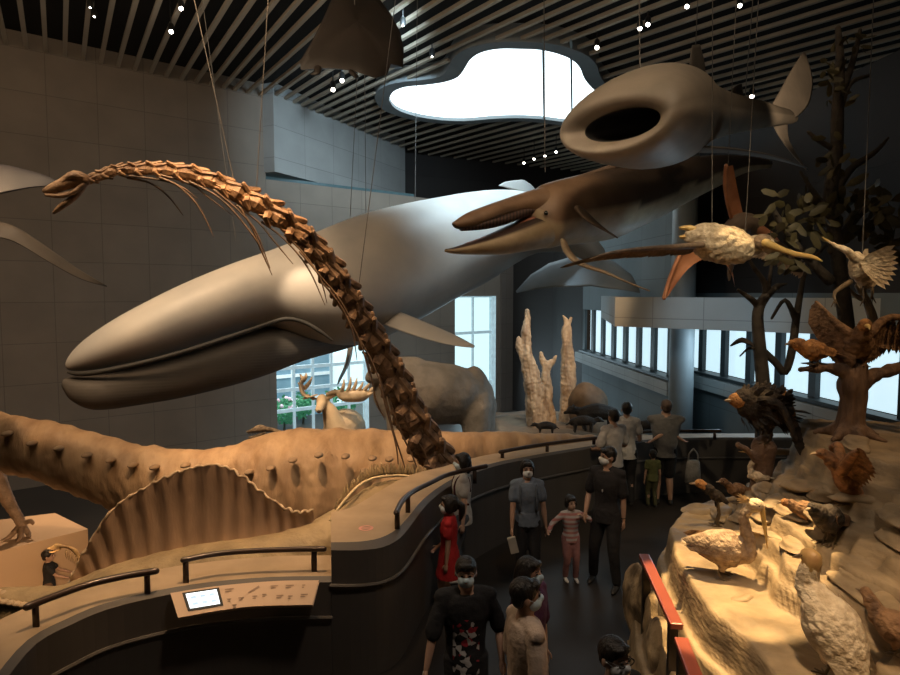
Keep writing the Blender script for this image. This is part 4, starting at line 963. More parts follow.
# ------------------------------------------------------------------ terraced rock display on the right
M_rock = mat('layered sandstone', (.40, .30, .18), (.17, .125, .075), scale=3.2, rough=.62, bump=.3, bscale=9, stretch=(1, 1, 3.0), ramp=(.3, .7))
def x1f(Y): return interp([(2.5, 2.25), (3.5, 2.12), (4.7, 2.02), (5.85, 2.10), (6.5, 2.28), (7.0, 2.60), (7.35, 3.0), (7.7, 3.8), (8.0, 8)], Y)
def rock_z(x, y):
    n1 = noise.noise(V((x*1.1, y*1.1, 0))); n2 = noise.noise(V((x*4, y*4, 3))); n3 = noise.noise(V((x*11, y*11, 5)))
    q = x+n1*.10+n2*.05; yy = y+n1*.12+n2*.05
    base_ = x1f(yy)
    # rise of the lower face in ragged strata
    t = (q-n2*.04-(base_-.46))/.46; z = 1.2*clamp(t)
    if 0 < t < 1: z = 1.2*(math.floor(t*4)+sst(.2, .8, t*4-math.floor(t*4)))/4
    if t >= 1: z = 1.2
    back = clamp((7.3-yy)/.25)
    sh = .5*sst(5.9, 7.0, yy)
    for e, dz in ((2.60+sh, .16), (2.70+sh, .14), (2.86+sh*1.2, .14), (3.02+sh*1.2, .14), (3.28+sh, .12), (3.42+sh*.6, .15), (3.55+sh*.5, .15)):
        z += dz*sst(e-.02, e+.03, q+n2*.06)*back
    if q > 3.9: z += .05*n1
    z -= (2.2 if q > 3.4 else 1.2)*sst(7.45, 7.75, yy)*(1 if t > 0 else 0)
    if t <= 0: return -.4
    return max(z, -.05)+n2*.018+n3*.010
X0, X1, Y0, Y1 = 1.55, 7.4, 2.3, 8.0; NX, NY = 300, 270
vs = []; fs = []
for i in range(NX+1):
    x = X0+(X1-X0)*(i/NX)**1.25
    for j in range(NY+1):
        y = lerp(Y0, Y1, j/NY); vs.append((x, y, rock_z(x, y)))
for i in range(NX):
    for j in range(NY): a_ = i*(NY+1)+j; fs.append((a_, a_+1, a_+NY+2, a_+NY+1))
g = G(); g.add(vs, fs); o = part('rock_terrace', g, M_rock, None, (4, 5, 0)); tag(o, 'stepped sandstone terrace covered with mounted birds on the right', 'rock display')
def rockz(x, y): return rock_z(x, y)
def onrock(px, py, z=0):
    h = 2.75
    while h > .3:
        p = atz(px, py, h)
        if rock_z(p.x, p.y) >= h: return p
        h -= .01
    return atz(px, py, z)
def slab(px, py, z, sx, sy, sz, yaw, lb, m=M_rock, tilt=0):
    p = onrock(px, py, z); g = G(); M = Euler((tilt, R.uniform(-.1, .1), yaw))
    for k in range(3):
        g.ell(p+V((R.uniform(-.1, .1)*sx, R.uniform(-.1, .1)*sy, -sz*.25+sz*.25*k)), (sx*(1-.12*k), sy*(1-.15*k), sz*.42), rot=M, seg=14, rings=6)
    o = part('flat_stone', g, m, None, p, vox=.018, it=2, disp=lambda q: noise.noise(V((q.x*6, q.y*6, q.z*22)))*.03); tag(o, lb, 'rock', 'loose slabs on the rock terrace')
slab(776, 478, 1.72, .26, .14, .07, .2, 'flat pale slab left of the grey ridged slab, near the middle of the terrace')
slab(815, 486, 1.78, .28, .13, .10, -.5, 'thick ridged slab in the middle of the terrace below the stump')
slab(783, 500, 1.55, .28, .13, .07, .3, 'brown slab with a bright edge lying behind the pelican')
slab(789, 452, 2.15, .22, .09, .04, 0.1, 'narrow bright slab just under the dark shaggy bird', tilt=.1)
slab(868, 500, 1.85, .32, .13, .06, -.5, 'long flat slab at the right under the brown raptor tail')
slab(770, 535, 1.36, .26, .07, .04, -.9, 'thin bright edged slab right of the pelican')
slab(703, 509, 1.2, .26, .2, .06, .4, 'brightly lit flat slab at the far left tip of the terrace')
slab(742, 598, 1.2, .12, .07, .03, .4, 'small flat stone on the lit ledge beyond the pelican shadow')
for k in range(16):
    x_ = R.uniform(2.75, 3.7); y_ = R.uniform(4.0, 6.9); p = V((x_, y_, rock_z(x_, y_)+.02)); g = G(); a_ = R.uniform(1.2, 1.9)
    L_ = R.uniform(.14, .34); 
    for j in range(3): g.ell(p+V((.03*j, .02*j, .028*j)), (L_*(1-.15*j), .10*(1-.1*j), .022), rot=Euler((0, R.uniform(-.05, .05), a_)), seg=12, rings=6)
    o = part('flat_stone', g, M_rock, None, p, vox=.013, it=1, disp=lambda q: noise.noise(V((q.x*7, q.y*7, q.z*20)))*.02); tag(o, 'thin layered sandstone plate lying among the terrace steps', 'rock', 'sandstone plates among the terrace steps')
M_rock2 = mat('dark banded boulder', (.50, .37, .22), (.14, .10, .06), scale=3.5, rough=.6, bump=.4, bscale=12, ramp=(.42, .58))
def boulder(px, py, z, r, lb):
    p = atz(px, py, z); g = G()
    g.ell(p, r, seg=16, rings=10); g.ell(p+V((r[0]*.2, -r[1]*.2, -r[2]*.5)), (r[0]*.9, r[1]*.9, r[2]*.7))
    o = part('boulder', g, M_rock2, None, (p.x, p.y, 0), vox=.02, it=2, disp=lambda q: noise.noise(q*3)*.06+noise.noise(q*10)*.015); tag(o, lb, 'rock', 'boulders under the red handrail')
boulder(641, 603, .42, (.13, .42, .42), 'tall pale banded boulder left of the red handrail')
boulder(655, 630, .38, (.12, .32, .36), 'banded boulder under the lower end of the red handrail')
boulder(664, 660, .36, (.14, .3, .34), 'dark banded boulder near the bottom edge by the masked man with glasses')
boulder(690, 590, .62, (.16, .5, .5), 'brown streaked boulder between red handrail and lit ledge')
M_red = mat('reddish brown handrail', (.30, .075, .045), (.24, .055, .035), rough=.35, spec=.6)
for k, (a_, b_, lb) in enumerate((((644, 556), (677, 627), 'reddish brown flat handrail sloping toward the lit ledge'), ((681, 640), (700, 690), 'second reddish brown handrail at the bottom edge of the view'))):
    p, q = atz(*a_, 1.02), atz(*b_, 1.02); t = thing('handrail', lb, 'handrail', (p.x, p.y, 0), 'red handrails by the rocks')
    g = G(); g.beam(p, q, .10, .05); part('rail', g, M_red, t, smooth=False, bevel=.01)
    for s_ in (.1, .9):
        m_ = p.lerp(q, s_); g = G(); g.beam(m_, V((m_.x, m_.y, 0)), .07, .05, up=(0, 1, 0)); part('post', g, M_steel, t, smooth=False)
# ------------------------------------------------------------------ birds
def fmat(n, a, b, sc=18): return mat(n, a, b, scale=sc, rough=.75, bump=.5, bscale=sc*2.2, stretch=(1, .5, 1), ramp=(.35, .62))
F_white = fmat('cream plumage', (.78, .66, .48), (.55, .43, .28)); F_brown = fmat('brown plumage', (.30, .17, .085), (.12, .065, .035))
F_dark = fmat('dark plumage', (.055, .04, .03), (.02, .016, .013)); F_orange = fmat('rusty plumage', (.55, .27, .09), (.20, .09, .035)); F_grey = fmat('grey brown plumage', (.38, .28, .19), (.22, .15, .10))
F_rust = fmat('dark rusty plumage', (.38, .18, .07), (.14, .065, .03)); M_beak = mat('yellow bill', (.80, .58, .22), (.66, .44, .16), rough=.35); M_leg = mat('dark bird leg', (.16, .11, .06), rough=.5); M_horn = mat('horn coloured bill', (.30, .22, .14), rough=.4)
M_pink = mat('dull red skin', (.42, .16, .10), rough=.5)
def bird(name, lb, loc, s, yaw, m, fan=1.25, bl=.5, br=.2, pitch=0, neck=None, nr=.06, hr=.075, beak=.15, bm=None, mh=None, legs=.3, lsp=.07, wings='fold', tail=.2, tailm=None, grp=None, fluff=0, beakdown=0., hook=False, mw=None, crest=False):
    """local: facing +X, feet at z 0"""
    t = thing(name, lb, 'bird', loc, grp or 'mounted birds on the rock terrace'); M = Matrix.Translation(loc)@Matrix.Rotation(yaw, 4, 'Z')@Matrix.Scale(s, 4)
    cz = legs+br*.9; cb = V((0, 0, cz)); ax = V((math.cos(pitch), 0, math.sin(pitch)))
    g = G()
    g.tube([cb-ax*bl*.52, cb-ax*bl*.25, cb+ax*bl*.1, cb+ax*bl*.38], [br*.35, br*.8, br, br*.6], k=4, seg=16, squash=1.05)
    nk = neck or [(bl*.4, 0, cz+.12), (bl*.5, 0, cz+.25)]
    N_ = [cb+ax*bl*.3]+[V(p) for p in nk]
    g.tube(N_, [br*.6]+[lerp(nr*1.5, nr, i/max(1, len(nk)-1)) for i in range(len(nk))], k=4, seg=12)
    for e_ in (-1, 1): g.tube([V((0, e_*lsp, cz-br*.5)), V((0, e_*lsp, legs*.75))], [br*.4, br*.16], seg=10)
    hd = N_[-1]
    if mh is None: g.ell(hd+V((hr*.3, 0, hr*.2)), (hr*1.25, hr*.9, hr))
    part('body', g.xf(M), m, t, vox=.011*max(s, .6), it=2, disp=lambda p: noise.noise(p*26)*.009)
    if mh is not None:
        g = G(); g.ell(hd+V((hr*.3, 0, hr*.2)), (hr*1.3, hr*.95, hr*1.05)); g.tube([V(nk[-2]) if len(nk) > 1 else N_[0], hd], [nr*1.12, nr*1.12], seg=12); part('head', g.xf(M), mh, t, vox=.010, it=2)
    bd_ = V((math.cos(beakdown), 0, -math.sin(beakdown))); b0 = hd+V((hr*1.2, 0, hr*.1)) if beakdown < .9 else hd+V((hr*1.2, 0, -hr*.2))
    g = G(); g.tube([b0-bd_*hr*.4, b0+bd_*beak*.5, b0+bd_*beak+(V((0, 0, -beak*.3)) if hook else V())], [hr*.5, hr*.34, hr*.06], k=3, seg=9, squash=.8); part('beak', g.xf(M), bm or M_beak, t)
    for e_ in (-1, 1):
        g = G(); g.ell(hd+V((hr*.75, e_*hr*.72, hr*.35)), hr*.16, seg=8, rings=6); part('eye', g.xf(M), M_eye, t)
        g = G(); f_ = V((.0, e_*lsp, 0))
        g.tube([V((0, e_*lsp, cz-br*.7)), V((-.03, e_*lsp, legs*.5)), f_+V((0, 0, .015))], [.016, .012, .012], seg=6)
        for a_ in (-.6, 0, .6): g.tube([f_+V((0, 0, .015)), f_+V((.09*math.cos(a_), .09*math.sin(a_), .008))], [.011, .005], seg=5)
        g.tube([f_+V((0, 0, .015)), f_+V((-.05, 0, .008))], [.010, .005], seg=5)
        part('leg', g.xf(M), M_leg, t)
    if wings == 'fold':
        for e_ in (-1, 1):
            g = G()
            for k in range(13):
                u = k/12; a_ = cb+ax*bl*(.28-.35*u)+V((0, e_*br*(.93-.12*u), br*(.35-.5*(k % 3)/3))); L_ = bl*(.42+.22*u)
                g.feather(a_, a_-ax*L_+V((0, -e_*br*.30, -.02)), br*.55, (0, e_, .35))
            part('wing', g.xf(M), mw or m, t)
    elif wings:
        for e_, (el, tip, back, n_, ch) in zip((-1, 1), wings):
            # el, tip local points; back direction; chord
            g = G(); sh_ = cb+ax*bl*.25+V((0, e_*br*.6, br*.4)); el, tip, back = V(el), V(tip), V(back)
            g.tube([sh_, el, tip], [.045, .035, .018], k=4, seg=8)
            for k in range(n_):
                u = k/(n_-1); p = (sh_.lerp(el, u*2) if u < .5 else el.lerp(tip, u*2-1)); out_ = (tip-el).normalized()
                dr_ = back.lerp(out_, max(0, u-.35)*fan).normalized(); L_ = ch*(.75+.4*math.sin(math.pi*min(u*.8+.2, 1)))
                nr_ = (el-sh_).cross(back); nr_ = nr_ if nr_.length > 0 else V((0, 0, 1))
                g.feather(p, p+dr_*L_, ch*.32, nr_); g.feather(p+nr_.normalized()*.01, p+dr_*L_*.5, ch*.24, nr_)
            part('wing', g.xf(M), mw or m, t)
    if tail:
        g = G(); tb = cb-ax*bl*.5
        for k in range(-3, 4): g.feather(tb+ax*.06, tb-ax*tail+V((0, k*tail*.13, -abs(k)*.004)), tail*.22, (0, 0, 1))
        part('tail', g.xf(M), tailm or m, t)
    if fluff:
        g = G()
        for k in range(fluff):
            a1 = R.uniform(0, 2*math.pi); u_ = R.uniform(-.45, .45); n_ = V((-.5, math.sin(a1), math.cos(a1))); q = cb+ax*bl*u_+V((0, math.sin(a1), math.cos(a1)))*br*.8
            g.feather(q, q+n_.normalized()*R.uniform(.05, .11), .035, (math.cos(a1), .3, -math.sin(a1)))
        part('bristle_feathers', g.xf(M), mw or m, t)
    if crest:
        g = G()
        for k in range(16): g.feather(hd+V((R.uniform(-.5, .5)*hr, R.uniform(-.6, .6)*hr, hr*.6)), hd+V((-hr*R.uniform(.8, 2.4), R.uniform(-1, 1)*hr*1.4, hr*R.uniform(.4, 1.8))), .02, (0, 1, .3))
        part('crest', g.xf(M), m if mh is None else mh, t)
    return t
PI = math.pi
# pelican on the lit ledge
p = onrock(722, 577, 1.2)
bird('pelican', 'large grey brown pelican with a long yellow bill held down, standing on the lit ledge', p, .92, -.42, fmat('pelican plumage', (.48, .36, .25), (.26, .18, .12)), bl=.50, br=.165, pitch=-.06, legs=.13, lsp=.08,
     neck=[(.22, 0, .36), (.18, 0, .50), (.17, 0, .61), (.24, 0, .70)], nr=.038, hr=.062, beak=.36, beakdown=1.42, tail=.12, mh=F_white, crest=True)
# tall white backed stork seen from behind
p = onrock(832, 674, 1.25)
bird('stork', 'white backed stork with bare orange head seen from behind, at the lower right', p, .84, PI/2+.35, F_white, bl=.62, br=.20, pitch=.85, legs=.16, lsp=.07,
     neck=[(.24, 0, .58), (.23, 0, .70), (.20, 0, .80)], nr=.062, hr=.068, beak=.12, beakdown=.5, bm=M_horn, mh=mat('bare orange yellow head', (.62, .42, .16), (.42, .24, .10), scale=9, rough=.5), tail=.16)
p = onrock(716, 526, 1.22)
bird('ibis', 'slim rusty headed wading bird with long dark legs, leftmost on the terrace', p, .95, PI-.1, F_dark, bl=.20, br=.06, pitch=.5, legs=.28, lsp=.025,
     neck=[(.08, 0, .40), (.12, 0, .43), (.17, 0, .46)], nr=.042, hr=.045, beak=.07, bm=M_horn, mh=F_orange, tail=.05)
p = onrock(737, 503, 1.28)
bird('duck', 'small reddish brown crouching bird behind the pelican head', p, .8, PI+.2, F_brown, bl=.26, br=.09, legs=.10, lsp=.03, neck=[(.14, 0, .25), (.2, 0, .30)], nr=.035, hr=.045, beak=.07, bm=M_horn, tail=.08)
p = onrock(757, 492, 1.5)
bird('egret', 'bright cream egret with a raised thin neck beside the shaggy pelican head', p, .75, PI-.3, F_white, bl=.24, br=.075, legs=.16, lsp=.03, neck=[(.10, 0, .36), (.06, 0, .46), (.10, 0, .56)], nr=.026, hr=.034, beak=.12, tail=.10)
# dark shaggy bird
p = atz(764, 442, 2.02)
g = G(); q = V((p.x, p.y, 0)); g.tube([V((p.x, p.y, .4)), V((p.x-.05, p.y, 1.3)), V((p.x, p.y, 1.75)), p+V((0, 0, -.05))], [.16, .11, .10, .13], k=3, seg=12); g.tube([V((p.x-.03, p.y, 1.75)), V((p.x-.2, p.y-.05, 1.95)), V((p.x-.3, p.y-.05, 2.0))], [.05, .035, .02], k=2)
o = part('broken_stump', g, mat('pinkish brown wood', (.30, .19, .12), (.15, .09, .06), scale=6, bump=.5), None, q, vox=.018, it=2, disp=lambda q: noise.noise(V((q.x*12, q.y*12, q.z*4)))*.025); tag(o, 'broken brown stump under the dark shaggy turkey', 'stump')
bird('turkey', 'dark shaggy turkey with bristling feathers at the left end of the upper ledge', p, 1.25, PI+.15, F_dark, bl=.40, br=.17, pitch=.1, legs=.14, lsp=.06, neck=[(.20, 0, .38), (.25, 0, .36)], nr=.06, hr=.055, beak=.06, bm=M_horn, mh=F_orange,
     wings=[((.0, -.20, .34), (-.10, -.26, .08), (-.4, -.2, -.5), 12, .22), ((.0, .20, .34), (-.10, .26, .08), (-.4, .2, -.5), 12, .22)], tail=.20, fluff=170)
p = onrock(789, 424, 2.2)
bird('partridge', 'small rusty upright bird just right of the dark shaggy turkey', p, .8, PI*.6, F_orange, bl=.22, br=.075, pitch=1.0, legs=.08, lsp=.03, neck=[(.10, 0, .32), (.10, 0, .40)], nr=.035, hr=.04, beak=.05, bm=M_horn, tail=.10)
# stump with eagle
pst = onrock(850, 437, 2.2)
g = G(); s1 = pst
g.tube([s1, s1+V((0, 0, .15)), s1+V((.02, 0, .38)), s1+V((.0, 0, .52)), s1+V((.05, 0, .68))], [.17, .125, .115, .13, .09], k=3, seg=14)
for a_ in (-2.6, -1.7, -.9, .1, 1.4, 2.5): g.tube([s1+V((0, 0, .12)), s1+V((.16*math.cos(a_), .16*math.sin(a_), .05)), s1+V((.30*math.cos(a_), .30*math.sin(a_), .01))], [.08, .06, .02], k=2)
g.tube([s1+V((0, 0, .62)), s1+V((-.25, 0, .68)), s1+V((-.50, 0, .66))], [.08, .055, .035], k=3); g.tube([s1+V((.02, 0, .5)), s1+V((.25, 0, .62)), s1+V((.55, 0, .70)), s1+V((.8, .1, .72))], [.09, .07, .05, .02], k=3)
o = part('tree_stump', g, mat('reddish brown bark', (.22, .13, .075), (.10, .06, .04), scale=6, bump=.6, bscale=14, stretch=(2, 2, .5)), None, s1, vox=.015, it=2, disp=lambda q: noise.noise(V((q.x*14, q.y*14, q.z*3)))*.02); tag(o, 'reddish brown stump with splayed roots on the upper plateau carrying the eagle', 'stump')
bird('eagle', 'big brown eagle with raised wings perched on the stump', s1+V((.03, 0, .69)), 1.0, -PI/2-.3, F_brown, fan=.25, bl=.42, br=.14, pitch=.55, legs=.09, lsp=.05, neck=[(.16, 0, .34), (.20, 0, .40)], nr=.055, hr=.06, beak=.09, hook=True, mh=F_orange,
     wings=[((-.02, -.20, .44), (-.02, -.36, .62), (-.05, .05, -1), 15, .36), ((-.02, .28, .48), (-.04, .70, .42), (-.15, -.1, -1), 16, .32)], tail=.26)
bird('hawk', 'rusty orange hawk hunched on the left branch of the eagle stump', s1+V((-.40, -.02, .71)), .9, PI+.1, F_orange, bl=.34, br=.11, pitch=.15, legs=.06, lsp=.04, neck=[(.17, 0, .22), (.21, 0, .22)], nr=.05, hr=.05, beak=.06, hook=True, bm=M_horn, tail=.16)
bird('vulture', 'dark brown vulture with drooping wings on the right branch of the stump', s1+V((.74, .10, .70)), .8, PI*.5, F_brown, bl=.34, br=.13, pitch=.3, legs=.05, lsp=.05, neck=[(.18, 0, .26), (.24, 0, .25)], nr=.04, hr=.05, beak=.07, hook=True, bm=M_horn,
     wings=[((-.02, -.22, .36), (-.1, -.5, .30), (-.5, 0, -.5), 12, .28), ((-.02, .22, .36), (-.1, .5, .30), (-.5, 0, -.5), 12, .28)], tail=.2)
# raptor swooping over the terrace
p = onrock(846, 508, 1.95)
bird('falcon', 'rusty falcon landing with both wings spread and tail pointing down', p+V((0, 0, .03)), 1.1, PI*.9, F_rust, bl=.32, br=.075, pitch=.95, legs=.10, lsp=.03, neck=[(.12, 0, .34), (.16, 0, .37)], nr=.035, hr=.04, beak=.05, hook=True, bm=M_horn,
     wings=[((.02, -.20, .40), (.02, -.42, .34), (-.5, -.1, -.5), 12, .17), ((.02, .20, .42), (.04, .40, .50), (-.5, .1, -.5), 12, .17)], tail=.34, tailm=F_orange)
p = onrock(828, 544, 1.72)
bird('grouse', 'dark brown speckled grouse standing in the shadow below the falcon', p, .95, PI*1.15, F_dark, bl=.30, br=.11, pitch=.2, legs=.12, lsp=.04, neck=[(.16, 0, .30), (.2, 0, .33)], nr=.045, hr=.045, beak=.06, bm=M_horn, tail=.14, mw=F_brown)
p = onrock(806, 524, 1.72)
bird('grouse', 'rusty headed grouse crouching left of the dark speckled one', p, .75, PI*.8, F_brown, bl=.28, br=.10, legs=.07, lsp=.03, neck=[(.16, 0, .2), (.2, 0, .2)], nr=.04, hr=.045, beak=.05, bm=M_horn, mh=F_orange, tail=.1)
p = onrock(897, 655, 1.62)
bird('peafowl', 'dark brown bird half cut off by the right edge', p, .6, PI*.65, F_brown, bl=.50, br=.16, pitch=.2, legs=.12, lsp=.05, neck=[(.26, 0, .42), (.3, 0, .5)], nr=.05, hr=.05, beak=.07, bm=M_horn, tail=.3)
p = onrock(888, 560, 1.95)
# albatross like bird flying
Yb = 7.2
c = at(722, 245, Yb); al = thing('albatross', 'cream downy seabird hanging in flight with long narrow wings', 'bird', c, 'birds hanging in flight')
g = G(); g.tube([at(690, 236, Yb), at(700, 238, Yb), at(716, 243, Yb), at(738, 247, Yb), at(752, 247, Yb)], [.07, .17, .21, .19, .11], k=4, seg=18)
g.tube([at(752, 246, Yb), at(762, 243, Yb-.1), at(770, 247, Yb-.15)], [.11, .09, .07], k=3, seg=12)
part('body', g, F_white, al, vox=.014, it=2, disp=lambda p: noise.noise(p*16)*.022)
g = G(); g.ell(at(763, 242, Yb-.12), (.11, .09, .09)); part('head', g, F_grey, al, vox=.012, it=1)
g = G(); g.tube([at(766, 243, Yb-.2), at(780, 249, Yb-.22), at(795, 254, Yb-.24), at(812, 257, Yb-.26), at(822, 261, Yb-.27)], [.05, .036, .03, .025, .008], k=3, seg=8); part('beak', g, M_beak, al)
g = G(); a_ = [at(700, 245, Yb-.15), at(672, 247, Yb-.5), at(640, 249, Yb-.7), at(610, 253, Yb-.8), at(590, 259, Yb-.85)]
g.tube(a_, [.06, .045, .035, .025, .01], k=4, seg=8, squash=.6)
for k in range(26):
    u = k/25; q = cr([tuple(p) for p in a_], 8)[int(u*31)]; q = V(q); g.feather(q, q+V((-.05-.25*u, .30*(1-u)+.05, -.09)), .09, (0, .3, 1))
part('wing', g, mat('grey brown wing', (.26, .18, .12), (.14, .10, .07), scale=12), al)
g = G(); a_ = [at(752, 240, Yb+.1), at(770, 240, Yb+.5), at(792, 252, Yb+.9), at(806, 262, Yb+1.2)]
g.tube(a_, [.06, .045, .03, .01], k=4, seg=8, squash=.6)
for k in range(22):
    u = k/21; q = V(cr([tuple(p) for p in a_], 8)[int(u*23)]); g.feather(q, q+V((-.12+.1*u, .1, -.22)), .08, (1, .3, .3))
part('wing', g, F_grey, al)
for yy_ in (228, 237):
    g = G(); g.tube([at(700, yy_+5, Yb), at(690, yy_, Yb), at(681, yy_, Yb)], [.05, .035, .02], k=2); g.feather(at(690, yy_, Yb), at(678, yy_-1, Yb), .07, (0, -.3, 1)); part('foot', g, M_beak, al)
for x in (712, 745): cable(at(x, 236, Yb), V(((x-450)/650*Yb+(.25 if x > 730 else -.12), Yb+.2, CEIL-.3)), 'thin wire holding the cream downy seabird', 'wires holding the flying birds', .005)
# small white egret in flight
c = at(862, 268, 6.6); eg = thing('egret', 'small white egret hovering at the right with fanned wings', 'bird', c, 'birds hanging in flight')
g = G(); g.tube([at(856, 258, 6.6), at(862, 270, 6.6), at(868, 282, 6.6)], [.07, .12, .08], k=4, seg=14); g.tube([at(857, 260, 6.55), at(845, 250, 6.5), at(836, 246, 6.5), at(828, 241, 6.5)], [.05, .035, .025, .015], k=4); part('body', g, F_white, eg, vox=.012, it=1, disp=lambda p: noise.noise(p*20)*.012)
for s_ in (-1, 1):
    g = G(); o_ = at(860, 262, 6.6+s_*.1)
    for k in range(9):
        an = -1.0+k*.2; q = o_+V((.25*math.cos(an)*1.0, s_*.2, .30*math.sin(an)-.02)); g.feather(o_, q, .07, (0, 1, 0))
    part('wing', g, F_white, eg)
g = G(); g.tube([at(828, 241, 6.5), at(822, 237, 6.5)], [.014, .004]); part('beak', g, M_beak, eg)
for x, y in ((872, 296), (864, 299), (835, 300)):
    g = G(); sx = 866 if x > 850 else 850; g.tube([at(sx, 282, 6.6), at(x, y-8, 6.55), at(x, y, 6.5)], [.03, .02, .012], k=2)
    for d_ in (-4, 0, 4): g.tube([at(x, y, 6.5), at(x+d_, y+7, 6.5)], [.010, .004], seg=5)
    part('foot', g, M_leg, eg)
cable(at(862, 258, 6.6), V((4.3, 6.8, CEIL-.3)), 'thin wire holding the small white egret', 'wires holding the flying birds', .005)
# orange pterosaur behind
M_pter = mat('orange wing membrane', (.62, .28, .14), (.42, .17, .08), scale=3, rough=.55)
Yp = 9.4; c = at(740, 228, Yp); pt = thing('pterosaur', 'orange winged pterosaur model hanging behind the cream seabird', 'pterosaur', c)
g = G(); g.tube([at(728, 232, Yp), at(738, 226, Yp), at(748, 224, Yp), at(756, 230, Yp)], [.12, .17, .16, .1], k=3, seg=12); g.tube([at(733, 245, Yp), at(731, 262, Yp), at(729, 280, Yp)], [.1, .06, .02], k=2); part('body', g, mat('grey brown pterosaur hide', (.26, .19, .14)), pt, vox=.02, it=2)
def memb(lead, trail, name):
    g = G(); A = cr([tuple(at(*p)) for p in lead], 4); B_ = cr([tuple(at(*p)) for p in trail], 4); rows = [[V(a).lerp(V(b), k/6)+V((0, .04*math.sin(math.pi*k/6), 0)) for k in range(7)] for a, b in zip(A, B_)]
    g.loft(rows, cap=False, closed=False); g.tube(A, .03, seg=6); part(name, g, M_pter, pt)
memb([(733, 222, Yp), (728, 205, Yp-.1), (725, 185, Yp-.2), (726, 166, Yp-.3)], [(745, 222, Yp), (741, 205, Yp), (737, 187, Yp-.1), (733, 165, Yp-.3)], 'wing')
memb([(730, 230, Yp), (706, 237, Yp-.2), (684, 250, Yp-.3), (672, 273, Yp-.4), (664, 298, Yp-.5)], [(735, 288, Yp), (729, 268, Yp-.1), (710, 258, Yp-.2), (688, 269, Yp-.35), (666, 299, Yp-.5)], 'wing')
g = G(); g.tube([at(752, 226, Yp), at(770, 236, Yp-.1), at(782, 246, Yp-.1)], [.09, .06, .01], k=3); part('head', g, M_pter, pt)
cable(at(728, 168, Yp-.25), V((4.0, 9.2, CEIL-.3)), 'thin wire holding the orange pterosaur', 'wires holding the flying birds', .005)
# ------------------------------------------------------------------ trees
M_bark = mat('dark branch bark', (.075, .06, .045), (.035, .028, .022), scale=6, rough=.8, bump=.4)
M_leaf = mat('dull olive leaves', (.12, .10, .04), (.05, .045, .022), scale=4, rough=.6)
M_dleaf = mat('shadowed leaves', (.05, .045, .028), (.025, .022, .015), scale=4, rough=.6)
def leaf(g, p, q, w):
    g.feather(p, q, w, (R.uniform(-1, 1), -1, R.uniform(-.5, 1)))
def tree(name, lb, br_, leaves, m, ml, zb):
    b_ = br_[0][0][0]; t = thing(name, lb, 'tree', (b_.x, b_.y, zb)); g = G()
    for pts, r in br_[:1]: g.tube(pts, r, k=4, seg=10)
    part('trunk', g, m, t)
    for pts, r in br_[1:]:
        g = G(); g.tube(pts, r, k=4, seg=8); part('branch', g, m, t)
    if leaves:
        g = G()
        for cx, cy, Y, rx, ry, n_, L_ in leaves:
            for k in range(n_):
                a_ = R.uniform(0, 2*PI); rr_ = math.sqrt(R.random()); p = at(cx+rx*rr_*math.cos(a_), cy+ry*rr_*math.sin(a_), Y+R.uniform(-.35, .35)); d_ = V((R.gauss(0, 1), R.gauss(0, .6), R.gauss(-.3, .8))).normalized()*L_*R.uniform(.6, 1.3)
                leaf(g, p, p+d_, L_*.38)
        part('foliage', g, ml, t)
    return t
Y1_ = 7.75
def q1(x, y, d=0): return at(x, y, Y1_+d)
base1 = at(822, 330, Y1_); 
tree('leafy_tree', 'tall dark leafy tree rising to the ceiling at the right', [
 ([V((q1(850, 420).x, Y1_+.1, 0)), q1(850, 420), q1(848, 340), q1(838, 260), q1(830, 200), q1(836, 150), q1(838, 100), q1(840, 60), q1(838, 28)], [.12, .10, .09, .085, .08, .075, .065, .05, .03]),
 ([q1(838, 100), q1(850, 70), q1(857, 45), q1(860, 30)], [.05, .04, .03, .02]), ([q1(838, 115), q1(850, 84), q1(868, 76)], [.045, .03, .02]),
 ([q1(830, 200), q1(850, 170), q1(875, 152), q1(888, 138)], [.06, .045, .03, .015]), ([q1(830, 215), q1(812, 190), q1(800, 172)], [.05, .03, .015]),
 ([q1(832, 250), q1(850, 225), q1(870, 205), q1(890, 195)], [.06, .05, .035, .02]), ([q1(835, 150), q1(818, 140), q1(808, 132)], [.045, .03, .02]),
 ([q1(829, 280), q1(800, 250), q1(780, 222), q1(772, 205)], [.07, .05, .04, .02]), ([q1(838, 118), q1(836, 140), q1(842, 160)], [.05, .04, .03])],
 [(845, 210, Y1_, 40, 26, 60, .22), (800, 215, Y1_, 34, 28, 46, .22), (835, 155, Y1_, 16, 24, 26, .17), (838, 80, Y1_, 14, 34, 26, .16), (878, 205, Y1_, 22, 22, 30, .26), (785, 250, Y1_, 22, 22, 26, .2), (850, 40, Y1_, 16, 12, 10, .16), (880, 240, Y1_, 20, 30, 16, .24)], M_bark, M_leaf, 0)
Y2_ = 8.6
def q2(x, y, d=0): return at(x, y, Y2_+d)
b2_ = at(764, 440, Y2_)
